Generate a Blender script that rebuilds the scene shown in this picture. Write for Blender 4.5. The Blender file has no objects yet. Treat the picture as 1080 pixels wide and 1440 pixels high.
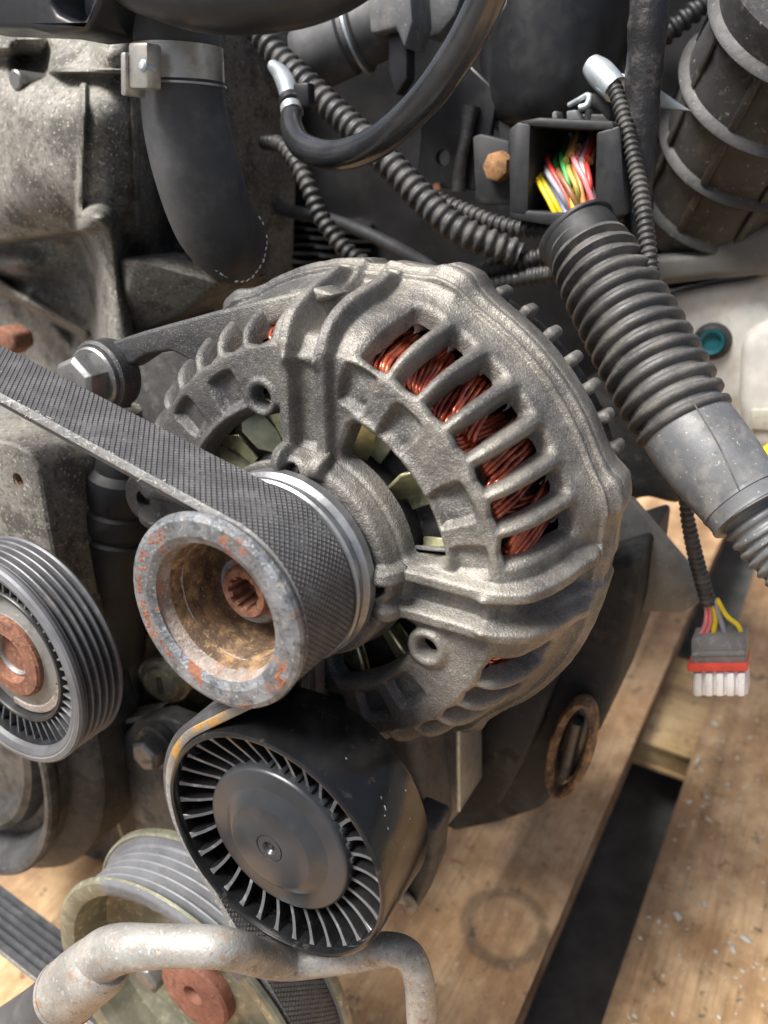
import bpy, bmesh, math, random
import numpy as np
from mathutils import Matrix, Vector

random.seed(7)
RNG = np.random.default_rng(7)
rad = math.radians
SC = bpy.context.scene
COL = SC.collection

# ------------------------------------------------------------------ frames
# Engine frame (mm): origin = centre of the alternator pulley's front face, Y = back along the shaft, Z = up.
# The engine leans back a little on its pallet, so the world's Z is not quite the engine's.
F = 1100.0                                    # focal length in pixels of the 1080 x 1440 photograph
def unit(v):
    v = np.asarray(v, float); return v / np.linalg.norm(v)
_n = unit([0.489, 0.336, -0.805])             # shaft direction in camera axes
_u = unit([-0.06, 0.866, 0.497])              # plumb line in camera axes
_ze = unit(_n * -(_u @ _n) + _u); _xe = np.cross(_n, _ze)
R_EC = np.stack([_xe, _n, _ze], 1)            # engine -> camera
_yw = unit(_n - _u * (_u @ _n)); _xw = np.cross(_yw, _u)
R_CW = np.stack([_xw, _yw, _u], 0)            # camera -> world
R_EW = R_CW @ R_EC
_d0 = 199.67
O_C = np.array([(296.5 - 540) / F * _d0, -(865.73 - 720) / F * _d0, -_d0])
CAM_E = R_EC.T @ (-O_C)
PALLET_TOP = 0.092
ORG = np.array([0.0, 0.0, PALLET_TOP + 0.300])   # the engine origin in the world (m)

def to_world(p):
    return (np.asarray(p, float) @ R_EW.T) * 0.001 + ORG
CAM_W = to_world(CAM_E)
def P(x, y, Y):
    """point of the engine frame seen at (x, y) of the photograph and lying in the plane Y"""
    d = R_EC.T @ np.array([(x - 540) / F, -(y - 720) / F, -1.0])
    return CAM_E + (Y - CAM_E[1]) / d[1] * d
def G(x, y, zw):
    """world point seen at (x, y) lying at height zw (m)"""
    d = R_CW @ np.array([(x - 540) / F, -(y - 720) / F, -1.0])
    return CAM_W + (zw - CAM_W[2]) / d[2] * d
def depth(p):
    return -(O_C + R_EC @ np.asarray(p, float))[2]
def W2E(p):
    return ((np.asarray(p, float) - ORG) * 1000.0) @ R_EW

# ------------------------------------------------------------------ camera, sky, sun, exposure
cd = bpy.data.cameras.new('camera'); cam = bpy.data.objects.new('camera', cd); COL.objects.link(cam)
cd.sensor_fit = 'VERTICAL'; cd.lens = 5.1; cd.sensor_height = 5.1 * 1440 / F; cd.sensor_width = cd.sensor_height
cd.clip_start = 0.01; cd.clip_end = 200
cd.dof.use_dof = True; cd.dof.focus_distance = 0.235; cd.dof.aperture_fstop = 2.0
M = Matrix([[*R_CW[i], CAM_W[i]] for i in range(3)] + [[0, 0, 0, 1]])
cam.matrix_world = M
SC.camera = cam

world = bpy.data.worlds.new('World'); SC.world = world; world.use_nodes = True
wn = world.node_tree; bg = wn.nodes['Background']
sky = wn.nodes.new('ShaderNodeTexSky'); sky.sky_type = 'NISHITA'; sky.sun_disc = False
SUN_EL, SUN_AZ = rad(62), rad(222)            # azimuth: compass angle from +Y towards +X
sky.sun_elevation = SUN_EL; sky.sun_rotation = SUN_AZ
sky.air_density = 0.7; sky.dust_density = 7.0; sky.ozone_density = 1.0
bg.inputs['Strength'].default_value = 0.07
wn.links.new(sky.outputs[0], bg.inputs['Color'])
sl = bpy.data.lights.new('sun', 'SUN'); sl.energy = 3.6; sl.angle = rad(24); sl.color = (1.0, 0.985, 0.96)
so = bpy.data.objects.new('sun', sl); COL.objects.link(so)
sd = Vector((math.sin(SUN_AZ) * math.cos(SUN_EL), math.cos(SUN_AZ) * math.cos(SUN_EL), math.sin(SUN_EL)))
so.rotation_euler = sd.to_track_quat('Z', 'Y').to_euler(); so.location = (0, 0, 3)
vs = SC.view_settings; vs.view_transform = 'Standard'; vs.look = 'None'; vs.gamma = 1.0; vs.use_curve_mapping = False
vs.exposure = 0.98
SC.cycles.max_bounces = 6

# ------------------------------------------------------------------ materials
MAT = {}
def lin(c):
    return tuple(((v / 255) / 12.92 if v <= 10 else (((v / 255) + 0.055) / 1.055) ** 2.4) for v in c) + (1.0,)
class NT:
    def __init__(s, name):
        m = bpy.data.materials.new(name); m.use_nodes = True; s.m = m; s.t = m.node_tree; MAT[name] = m
        s.b = s.t.nodes['Principled BSDF']
        tc = s.t.nodes.new('ShaderNodeTexCoord'); mp = s.t.nodes.new('ShaderNodeMapping')
        mp.inputs['Scale'].default_value = (1000, 1000, 1000)
        s.t.links.new(tc.outputs['Object'], mp.inputs['Vector']); s.co = mp.outputs[0]; s.tc = tc
    def n(s, typ, **kw):
        nd = s.t.nodes.new(typ)
        for k, v in kw.items():
            if k.startswith('i_'):
                k = k[2:]
                nd.inputs[int(k) if k.isdigit() else k].default_value = v
            else: setattr(nd, k, v)
        return nd
    def l(s, a, b): s.t.links.new(a, b)
    def noise(s, size, detail=4, rough=0.6, stretch=None, dist=0.0):
        """noise whose features are about `size` mm; stretch = scale factors per axis"""
        nd = s.n('ShaderNodeTexNoise'); nd.inputs['Scale'].default_value = 1.0 / size
        nd.inputs['Detail'].default_value = detail; nd.inputs['Roughness'].default_value = rough
        nd.inputs['Distortion'].default_value = dist
        co = s.co
        if stretch:
            mp = s.n('ShaderNodeMapping'); mp.inputs['Scale'].default_value = stretch; s.l(co, mp.inputs[0]); co = mp.outputs[0]
        s.l(co, nd.inputs['Vector']); return nd.outputs['Fac']
    def ramp(s, fac, lo, hi):
        r = s.n('ShaderNodeMapRange', interpolation_type='SMOOTHSTEP', clamp=True)
        r.inputs['From Min'].default_value = lo; r.inputs['From Max'].default_value = hi
        s.l(fac, r.inputs['Value']); return r.outputs[0]
    def mix(s, fac, a, b):
        m = s.n('ShaderNodeMix', data_type='RGBA')
        for k, v in ((0, fac), (6, a), (7, b)):
            if hasattr(v, 'is_linked') or isinstance(v, bpy.types.NodeSocket): s.l(v, m.inputs[k])
            else: m.inputs[k].default_value = v
        return m.outputs[2]
    def math(s, op, a, b=None, c=None):
        m = s.n('ShaderNodeMath', operation=op)
        for k, v in enumerate((a, b, c)):
            if v is None: continue
            if isinstance(v, bpy.types.NodeSocket): s.l(v, m.inputs[k])
            else: m.inputs[k].default_value = v
        return m.outputs[0]
    def bump(s, h, dist_mm, strength=1.0, prev=None):
        b = s.n('ShaderNodeBump'); b.inputs['Distance'].default_value = dist_mm * 0.001
        b.inputs['Strength'].default_value = strength; s.l(h, b.inputs['Height'])
        if prev is not None: s.l(prev, b.inputs['Normal'])
        return b.outputs[0]
    def set(s, color=None, rough=None, metal=None, normal=None, **kw):
        for k, v in (('Base Color', color), ('Roughness', rough), ('Metallic', metal), ('Normal', normal)):
            if v is None: continue
            if isinstance(v, bpy.types.NodeSocket): s.l(v, s.b.inputs[k])
            else: s.b.inputs[k].default_value = v
        for k, v in kw.items(): s.b.inputs[k].default_value = v

def layered(name, base, layers, rough=0.5, metal=0.0, bumps=((0.6, 0.2, 3),), rvar=0.15, spec=0.5, tone=(25, 0.25)):
    """base colour, then layers (colour, size mm, lo, hi, amount[, roughness]) laid over it by noise masks"""
    t = NT(name)
    big = t.noise(tone[0], 3)
    dk = tuple(c * (1 - tone[1]) for c in base[:3]) + (1,); lt = tuple(min(1, c * (1 + tone[1])) for c in base[:3]) + (1,)
    col = t.mix(t.ramp(big, 0.3, 0.7), dk, lt)
    rg = t.math('MULTIPLY_ADD', t.noise(4, 4), rvar * 2, rough - rvar)
    met = None
    for L in layers:
        c, size, lo, hi, amt = L[:5]
        mk = t.math('MULTIPLY', t.ramp(t.noise(size, 6, 0.68), lo, hi), amt)
        col = t.mix(mk, col, c)
        if len(L) > 5:
            rg = t.math('ADD', t.math('MULTIPLY', rg, t.math('SUBTRACT', 1.0, mk)), t.math('MULTIPLY', mk, L[5]))
        if len(L) > 6:
            met = t.math('MULTIPLY', t.math('SUBTRACT', 1.0, mk), metal if met is None else met)
    nrm = None
    for size, d, det in bumps: nrm = t.bump(t.noise(size, det, 0.65), d, 1.0, nrm)
    t.set(col, rg, metal if met is None else met, nrm, **{'Specular IOR Level': spec})
    return t

def build_materials():
    # alternator casting: bare blasted aluminium, grey-brown road film, bright grains
    t = NT('cast_alloy')
    c = t.mix(t.ramp(t.noise(26, 4), 0.36, 0.64), (0.11, 0.107, 0.102, 1), (0.28, 0.262, 0.228, 1))
    c = t.mix(t.math('MULTIPLY', t.ramp(t.noise(9, 5), 0.5, 0.72), 0.5), c, (0.17, 0.145, 0.115, 1))
    g = t.noise(0.45, 2, 0.5)
    c = t.mix(t.math('MULTIPLY', t.ramp(g, 0.55, 0.68), 0.2), c, (0.72, 0.70, 0.66, 1))
    c = t.mix(t.math('MULTIPLY', t.ramp(t.noise(0.7, 3, 0.6), 0.50, 0.64), 0.32), c, (0.06, 0.058, 0.055, 1))
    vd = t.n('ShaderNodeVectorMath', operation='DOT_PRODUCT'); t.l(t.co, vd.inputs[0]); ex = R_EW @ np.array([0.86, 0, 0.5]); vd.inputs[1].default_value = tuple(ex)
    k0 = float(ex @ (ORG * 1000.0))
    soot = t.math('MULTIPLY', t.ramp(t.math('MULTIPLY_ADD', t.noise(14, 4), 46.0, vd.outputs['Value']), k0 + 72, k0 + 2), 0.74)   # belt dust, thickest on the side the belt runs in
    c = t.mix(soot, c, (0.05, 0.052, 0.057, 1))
    c = t.mix(t.math('MULTIPLY', t.ramp(t.noise(0.6, 2), 0.60, 0.70), 0.25), c, (0.6, 0.58, 0.54, 1))
    n1 = t.bump(t.noise(3.2, 4), 0.35); n2 = t.bump(g, 0.26, 1.0, n1)
    t.set(c, t.math('MULTIPLY_ADD', g, 0.3, 0.38), 0.55, n2)
    layered('engine_cast', (0.21, 0.20, 0.175, 1), [((0.28, 0.262, 0.215, 1), 3.0, 0.54, 0.66, 0.7, 0.85), ((0.045, 0.042, 0.036, 1), 18, 0.48, 0.62, 0.75, 0.7), ((0.07, 0.064, 0.052, 1), 2.0, 0.50, 0.62, 0.7), ((0.62, 0.59, 0.50, 1), 1.3, 0.575, 0.66, 0.85), ((0.8, 0.77, 0.7, 1), 0.7, 0.64, 0.70, 0.7)],
            0.6, 0.2, ((9, 0.25, 3), (1.0, 0.2, 3)))
    layered('dark_cast', (0.06, 0.059, 0.056, 1), [((0.15, 0.142, 0.125, 1), 5, 0.5, 0.7, 0.6, 0.85), ((0.02, 0.02, 0.02, 1), 9, 0.5, 0.65, 0.7), ((0.4, 0.37, 0.3, 1), 0.9, 0.66, 0.74, 0.6)],
            0.55, 0.2, ((4, 0.5, 4), (0.7, 0.15, 3)))
    layered('steel_dark', (0.085, 0.086, 0.085, 1), [((0.22, 0.215, 0.2, 1), 3, 0.54, 0.7, 0.5), ((0.035, 0.034, 0.032, 1), 14, 0.46, 0.62, 0.7, 0.7)], 0.42, 0.5, ((1.2, 0.08, 3),))
    layered('bolt_steel', (0.24, 0.24, 0.235, 1), [((0.1, 0.095, 0.085, 1), 4, 0.5, 0.68, 0.6, 0.7), ((0.7, 0.69, 0.66, 1), 1.0, 0.6, 0.7, 0.5)], 0.42, 0.75, ((0.8, 0.08, 3),))
    layered('pulley_flange', (0.30, 0.31, 0.32, 1), [((0.13, 0.13, 0.13, 1), 6, 0.5, 0.7, 0.6), ((0.5, 0.49, 0.46, 1), 1.3, 0.58, 0.7, 0.5)], 0.36, 0.7, ((1.5, 0.05, 3),))
    layered('groove_paint', (0.10, 0.102, 0.108, 1), [((0.2, 0.195, 0.185, 1), 7, 0.5, 0.7, 0.5, 0.6), ((0.42, 0.41, 0.39, 1), 0.7, 0.66, 0.74, 0.6)], 0.42, 0.2, ((1.2, 0.04, 3),))
    layered('groove_worn', (0.15, 0.154, 0.163, 1), [((0.12, 0.12, 0.12, 1), 5, 0.5, 0.7, 0.5), ((0.5, 0.49, 0.46, 1), 0.8, 0.62, 0.72, 0.6)], 0.58, 0.15, ((1.2, 0.04, 3),))
    # rusting rim of the alternator pulley: galvanised grey, pitted, with rust blooms
    layered('rim_worn', (0.21, 0.225, 0.24, 1), [((0.55, 0.56, 0.55, 1), 1.2, 0.56, 0.68, 0.7, 0.4), ((0.075, 0.08, 0.085, 1), 2.6, 0.50, 0.64, 0.8, 0.6),
            ((0.34, 0.27, 0.17, 1), 5, 0.56, 0.68, 0.6, 0.8), ((0.27, 0.105, 0.055, 1), 9, 0.555, 0.63, 0.95, 0.95, 0)], 0.42, 0.45, ((3, 0.5, 4), (0.9, 0.3, 4)), tone=(8, 0.3))
    layered('rust_patch', (0.24, 0.085, 0.045, 1), [((0.40, 0.19, 0.115, 1), 1.4, 0.5, 0.66, 0.7), ((0.075, 0.032, 0.02, 1), 1.2, 0.51, 0.65, 0.75), ((0.6, 0.34, 0.08, 1), 4, 0.64, 0.72, 0.7)], 0.9, 0.0, ((1.2, 0.3, 5), (0.4, 0.1, 3)), tone=(5, 0.2))
    layered('rust_cup', (0.16, 0.10, 0.06, 1), [((0.42, 0.27, 0.12, 1), 5, 0.46, 0.66, 0.85), ((0.05, 0.04, 0.035, 1), 4, 0.52, 0.68, 0.7), ((0.62, 0.46, 0.25, 1), 1.4, 0.58, 0.70, 0.65), ((0.35, 0.14, 0.06, 1), 3, 0.58, 0.7, 0.7)],
            0.88, 0.05, ((2.0, 0.45, 5), (0.6, 0.2, 4)), tone=(10, 0.35))
    layered('rust_lip', (0.31, 0.265, 0.23, 1), [((0.55, 0.47, 0.42, 1), 1.3, 0.5, 0.68, 0.8), ((0.12, 0.085, 0.065, 1), 1.0, 0.52, 0.66, 0.7), ((0.4, 0.2, 0.12, 1), 5, 0.52, 0.68, 0.6)],
            0.75, 0.25, ((1.1, 0.4, 5),), tone=(8, 0.3))
    layered('rust_nut', (0.20, 0.085, 0.05, 1), [((0.36, 0.20, 0.125, 1), 1.8, 0.50, 0.68, 0.7), ((0.07, 0.038, 0.03, 1), 2.2, 0.50, 0.66, 0.8), ((0.30, 0.16, 0.06, 1), 4, 0.55, 0.68, 0.6)], 0.88, 0.0, ((0.9, 0.25, 4),), tone=(5, 0.2))
    layered('rust_orange', (0.33, 0.17, 0.07, 1), [((0.14, 0.07, 0.035, 1), 3, 0.46, 0.64, 0.8), ((0.5, 0.34, 0.2, 1), 1.4, 0.56, 0.7, 0.7)], 0.85, 0.0, ((0.9, 0.2, 4),), tone=(6, 0.3))
    # copper
    t = NT('copper_enamel')
    c = t.mix(t.ramp(t.noise(5, 3), 0.35, 0.68), (0.34, 0.05, 0.022, 1), (0.72, 0.17, 0.07, 1))
    t.set(c, 0.25, 0.6, None, **{'Coat Weight': 0.8, 'Coat Roughness': 0.12})
    layered('zinc_yellow', (0.46, 0.45, 0.27, 1), [((0.25, 0.25, 0.18, 1), 6, 0.5, 0.66, 0.7), ((0.75, 0.75, 0.62, 1), 2, 0.56, 0.7, 0.6)], 0.34, 0.7, ((2, 0.1, 3),), tone=(7, 0.25))
    layered('lamination', (0.10, 0.085, 0.08, 1), [((0.2, 0.15, 0.13, 1), 4, 0.5, 0.68, 0.6)], 0.5, 0.4, ((0.8, 0.1, 3),))
    layered('insulator_paper', (0.68, 0.66, 0.54, 1), [((0.35, 0.32, 0.22, 1), 3, 0.5, 0.68, 0.6)], 0.6, 0.0, ((1, 0.05, 2),))
    # rubber and plastics
    layered('hose_rubber', (0.055, 0.057, 0.06, 1), [((0.11, 0.11, 0.108, 1), 12, 0.42, 0.7, 0.7), ((0.3, 0.3, 0.29, 1), 0.6, 0.70, 0.76, 0.5)], 0.62, 0.0, ((1.0, 0.05, 3),))
    layered('hose_satin', (0.025, 0.026, 0.028, 1), [((0.05, 0.05, 0.05, 1), 14, 0.45, 0.7, 0.6), ((0.25, 0.24, 0.22, 1), 0.7, 0.69, 0.75, 0.5)], 0.22, 0.0, ((3, 0.05, 3),), spec=0.8, rvar=0.06)
    layered('loom_plastic', (0.033, 0.033, 0.032, 1), [((0.10, 0.094, 0.084, 1), 9, 0.42, 0.68, 0.8, 0.75), ((0.3, 0.27, 0.21, 1), 0.9, 0.66, 0.74, 0.5)], 0.5, 0.0, ((0.9, 0.05, 3),))
    layered('boot_rubber', (0.075, 0.073, 0.07, 1), [((0.19, 0.175, 0.15, 1), 10, 0.45, 0.7, 0.7, 0.8), ((0.33, 0.27, 0.2, 1), 1.1, 0.66, 0.73, 0.7), ((0.04, 0.04, 0.04, 1), 5, 0.55, 0.68, 0.4)], 0.5, 0.0, ((4, 0.35, 3), (1.3, 0.12, 3)))
    layered('sleeve_plastic', (0.115, 0.12, 0.125, 1), [((0.24, 0.23, 0.21, 1), 9, 0.45, 0.7, 0.6), ((0.5, 0.44, 0.35, 1), 1.3, 0.61, 0.68, 0.8), ((0.05, 0.05, 0.05, 1), 4, 0.56, 0.7, 0.5)], 0.45, 0.0, ((1.2, 0.05, 3),))
    layered('black_plastic', (0.014, 0.015, 0.017, 1), [((0.035, 0.035, 0.033, 1), 10, 0.45, 0.7, 0.5, 0.6), ((0.2, 0.19, 0.17, 1), 0.8, 0.69, 0.75, 0.4)], 0.36, 0.0, ((1.2, 0.03, 3),))
    layered('matt_plastic', (0.017, 0.018, 0.0195, 1), [((0.04, 0.039, 0.036, 1), 9, 0.45, 0.7, 0.6, 0.8), ((0.22, 0.2, 0.17, 1), 0.8, 0.68, 0.75, 0.5)], 0.55, 0.0, ((1.0, 0.05, 3),))
    layered('duct_plastic', (0.043, 0.043, 0.042, 1), [((0.022, 0.021, 0.02, 1), 14, 0.45, 0.62, 0.8), ((0.13, 0.12, 0.10, 1), 7, 0.54, 0.68, 0.6, 0.9), ((0.5, 0.48, 0.42, 1), 2.4, 0.62, 0.70, 0.55)], 0.55, 0.0, ((2.5, 0.2, 4),))
    layered('grey_panel', (0.12, 0.118, 0.108, 1), [((0.11, 0.105, 0.095, 1), 20, 0.45, 0.65, 0.6)], 0.5, 0.0, ((2, 0.05, 3),))
    layered('tape', (0.02, 0.02, 0.021, 1), [((0.075, 0.068, 0.06, 1), 6, 0.5, 0.68, 0.6, 0.75), ((0.42, 0.4, 0.37, 1), 2.0, 0.67, 0.73, 0.7), ((0.3, 0.18, 0.1, 1), 1.2, 0.68, 0.74, 0.6)], 0.4, 0.0, ((5, 0.5, 3), (1, 0.1, 2)))
    # idler: black moulded plastic, handled and scratched
    t = layered('idler_plastic', (0.008, 0.0082, 0.009, 1), [((0.015, 0.015, 0.015, 1), 14, 0.45, 0.7, 0.7), ((0.25, 0.25, 0.25, 1), 0.5, 0.68, 0.74, 0.6), ((0.05, 0.048, 0.045, 1), 5, 0.58, 0.7, 0.5, 0.5)], 0.19, 0.0, ((1.0, 0.025, 3),), rvar=0.06)
    layered('idler_face', (0.028, 0.030, 0.034, 1), [((0.045, 0.046, 0.049, 1), 9, 0.45, 0.7, 0.5), ((0.33, 0.33, 0.33, 1), 0.7, 0.70, 0.75, 0.7)], 0.3, 0.0, ((0.5, 0.015, 3),), rvar=0.04)
    layered('rib_edge', (0.10, 0.104, 0.11, 1), [((0.3, 0.3, 0.3, 1), 5, 0.54, 0.66, 0.6)], 0.32, 0.0, ((0.5, 0.03, 3),))
    layered('alu_pipe', (0.32, 0.312, 0.288, 1), [((0.37, 0.362, 0.335, 1), 9, 0.44, 0.68, 0.7), ((0.27, 0.22, 0.16, 1), 4, 0.55, 0.68, 0.75, 0.8), ((0.16, 0.13, 0.1, 1), 1.0, 0.56, 0.66, 0.6, 0.9), ((0.6, 0.6, 0.57, 1), 1.6, 0.56, 0.66, 0.6, 0.5), ((0.30, 0.18, 0.10, 1), 6, 0.56, 0.66, 0.75, 0.9), ((0.13, 0.12, 0.10, 1), 18, 0.52, 0.68, 0.5)], 0.5, 0.35, ((3, 0.2, 4), (0.7, 0.12, 3)), tone=(14, 0.25))
    layered('olive_zinc', (0.235, 0.23, 0.165, 1), [((0.17, 0.165, 0.125, 1), 7, 0.48, 0.66, 0.7), ((0.55, 0.53, 0.38, 1), 3, 0.55, 0.68, 0.6), ((0.10, 0.085, 0.06, 1), 1.2, 0.6, 0.7, 0.5)], 0.48, 0.35, ((2.5, 0.12, 4),), tone=(12, 0.25))
    layered('bracket_grey', (0.21, 0.207, 0.193, 1), [((0.12, 0.115, 0.105, 1), 6, 0.5, 0.66, 0.6), ((0.42, 0.38, 0.3, 1), 2, 0.58, 0.7, 0.5)], 0.5, 0.3, ((1.5, 0.1, 3),))
    layered('clamp_steel', (0.53, 0.51, 0.46, 1), [((0.27, 0.24, 0.19, 1), 4, 0.5, 0.68, 0.6), ((0.75, 0.73, 0.68, 1), 2, 0.55, 0.7, 0.5)], 0.34, 0.8, ((2, 0.05, 3),))
    layered('clip_steel', (0.47, 0.52, 0.54, 1), [((0.7, 0.74, 0.75, 1), 4, 0.5, 0.7, 0.6)], 0.35, 0.6, ((2, 0.04, 3),))
    layered('red_oxide', (0.24, 0.095, 0.062, 1), [((0.36, 0.19, 0.14, 1), 3, 0.5, 0.68, 0.6), ((0.08, 0.042, 0.034, 1), 2.2, 0.52, 0.68, 0.75)], 0.75, 0.0, ((1.2, 0.15, 4),))
    layered('white_tank', (0.82, 0.79, 0.72, 1), [((0.48, 0.41, 0.31, 1), 18, 0.5, 0.68, 0.5), ((0.72, 0.7, 0.65, 1), 6, 0.5, 0.68, 0.5)], 0.5, 0.0, ((6, 0.2, 3),))
    layered('white_plastic', (0.72, 0.72, 0.71, 1), [((0.45, 0.45, 0.44, 1), 3, 0.55, 0.7, 0.5)], 0.42, 0.0, ((1, 0.03, 3),))
    layered('connector_grey', (0.15, 0.15, 0.15, 1), [((0.3, 0.3, 0.29, 1), 3, 0.5, 0.68, 0.6)], 0.5, 0.0, ((0.8, 0.08, 3),))
    for nm, c in dict(wire_yellow=(0.80, 0.58, 0.02), wire_red=(0.62, 0.05, 0.04), wire_pink=(0.72, 0.25, 0.27), wire_white=(0.75, 0.72, 0.68), wire_green=(0.06, 0.42, 0.10),
                      wire_brown=(0.26, 0.13, 0.06), wire_orange=(0.65, 0.27, 0.08), wire_blue=(0.28, 0.34, 0.60), wire_black=(0.02, 0.02, 0.02), wire_olive=(0.40, 0.36, 0.08), wire_grey=(0.32, 0.31, 0.34),
                      seal_red=(0.62, 0.07, 0.045), cap_yellow=(0.75, 0.58, 0.02), teal=(0.02, 0.15, 0.18)).items():
        layered(nm, (*c, 1), [(tuple(v * 0.5 for v in c) + (1,), 2.5, 0.58, 0.72, 0.4)], 0.4, 0.0, ((0.8, 0.02, 2),), tone=(6, 0.12))
    # ground
    layered('cavity_shade', (0.006, 0.006, 0.0065, 1), [((0.014, 0.0135, 0.013, 1), 20, 0.45, 0.7, 0.7)], 0.8, 0.0, ((6, 0.3, 3),), spec=0.2)  # near-black carries the shade of the deep cavity behind the hoses
    layered('asphalt', (0.12, 0.12, 0.114, 1), [((0.20, 0.196, 0.184, 1), 60, 0.45, 0.7, 0.6), ((0.24, 0.22, 0.19, 1), 2.6, 0.68, 0.74, 0.7), ((0.12, 0.115, 0.105, 1), 7, 0.6, 0.7, 0.5)], 0.8, 0.0, ((3, 1.0, 4),))
build_materials()
# ------------------------------------------------------------------ mesh builders (engine frame, mm)
class MB:
    def __init__(s): s.v = []; s.f = []; s.uv = {}; s.n = 0
    def add(s, verts, faces, uvs=None):
        verts = np.asarray(verts, float).reshape(-1, 3); b = s.n
        s.v.append(verts); s.n += len(verts)
        k0 = len(s.f)
        s.f.extend([tuple(i + b for i in f) for f in faces])
        if uvs is not None:
            for k, u in enumerate(uvs): s.uv[k0 + k] = u
        return s
    def build(s, name, mat, parent=None, angle=35, world_space=False, mats=None, midx=None):
        v = np.concatenate(s.v) if s.v else np.zeros((0, 3))
        w = v if world_space else to_world(v)
        me = bpy.data.meshes.new(name); me.from_pydata(w.tolist(), [], s.f)
        me.materials.append(MAT[mat])
        for m in mats or (): me.materials.append(MAT[m])
        if midx is not None: me.polygons.foreach_set('material_index', np.asarray(midx, np.int32))
        if s.uv:
            ul = me.uv_layers.new(name='UVMap')
            for k, u in s.uv.items():
                for li, c in zip(me.polygons[k].loop_indices, u): ul.data[li].uv = c
        me.polygons.foreach_set('use_smooth', [True] * len(me.polygons))
        if angle is not None: me.set_sharp_from_angle(angle=rad(angle))
        return link(name, me, parent)

def link(name, me, parent=None):
    o = bpy.data.objects.new(name, me); COL.objects.link(o)
    if parent is not None:
        o.parent = parent; o.matrix_parent_inverse = parent.matrix_world.inverted()
    return o
def tag(o, label, cat, group=None, kind=None):
    o['label'] = label; o['category'] = cat
    if group: o['group'] = group
    if kind: o['kind'] = kind
    return o
def thing(name, loc_e, label, cat, group=None):
    o = bpy.data.objects.new(name, None); COL.objects.link(o); o.empty_display_size = 0.01
    o.location = to_world(loc_e); o.matrix_world = Matrix.Translation(Vector(to_world(loc_e)))
    return tag(o, label, cat, group)

def lathe(prof, c=(0, 0), n=96, axis=None, a0=0.0, a1=360.0, mb=None, closed=False):
    """revolve (r, y) about the engine's Y through (x, z) = c, or about axis=(origin, direction, side)"""
    mb = mb or MB(); prof = np.asarray(prof, float); m = len(prof)
    full = abs(a1 - a0) >= 359.9; k = n if full else n + 1
    th = np.radians(np.linspace(a0, a1, n, endpoint=False) if full else np.linspace(a0, a1, n + 1))
    if axis is None:
        og = np.array([c[0], 0, c[1]]); d = np.array([0, 1., 0]); e1 = np.array([1., 0, 0]); e2 = np.array([0, 0, 1.])
    else:
        og, d = np.asarray(axis[0], float), unit(axis[1])
        h = np.array([0, 0, 1.]) if abs(d[2]) < 0.9 else np.array([1., 0, 0])
        e1 = unit(np.cross(h, d)) if len(axis) < 3 else unit(np.asarray(axis[2]) - d * (np.asarray(axis[2]) @ d)); e2 = np.cross(e1, d)
    V = og + prof[None, :, 1, None] * d + prof[None, :, 0, None] * (np.cos(th)[:, None, None] * e1 + np.sin(th)[:, None, None] * e2)
    fs = []
    for i in range(k if full else k - 1):
        j = (i + 1) % k
        for q in range(m - 1 + (1 if closed else 0)):
            q2 = (q + 1) % m
            fs.append((i * m + q, i * m + q2, j * m + q2, j * m + q))
    return mb.add(V.reshape(-1, 3), fs)

def rr(r0, y0, r1, y1, b=0.6):
    """little rounded corner helper: profile points going r0,y0 -> r1,y1 with cut corner b (y first then r)"""
    return [(r0, y0), (r1 - math.copysign(b, r1 - r0), y0), (r1, y0 + math.copysign(b, y1 - y0)), (r1, y1)]

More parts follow.
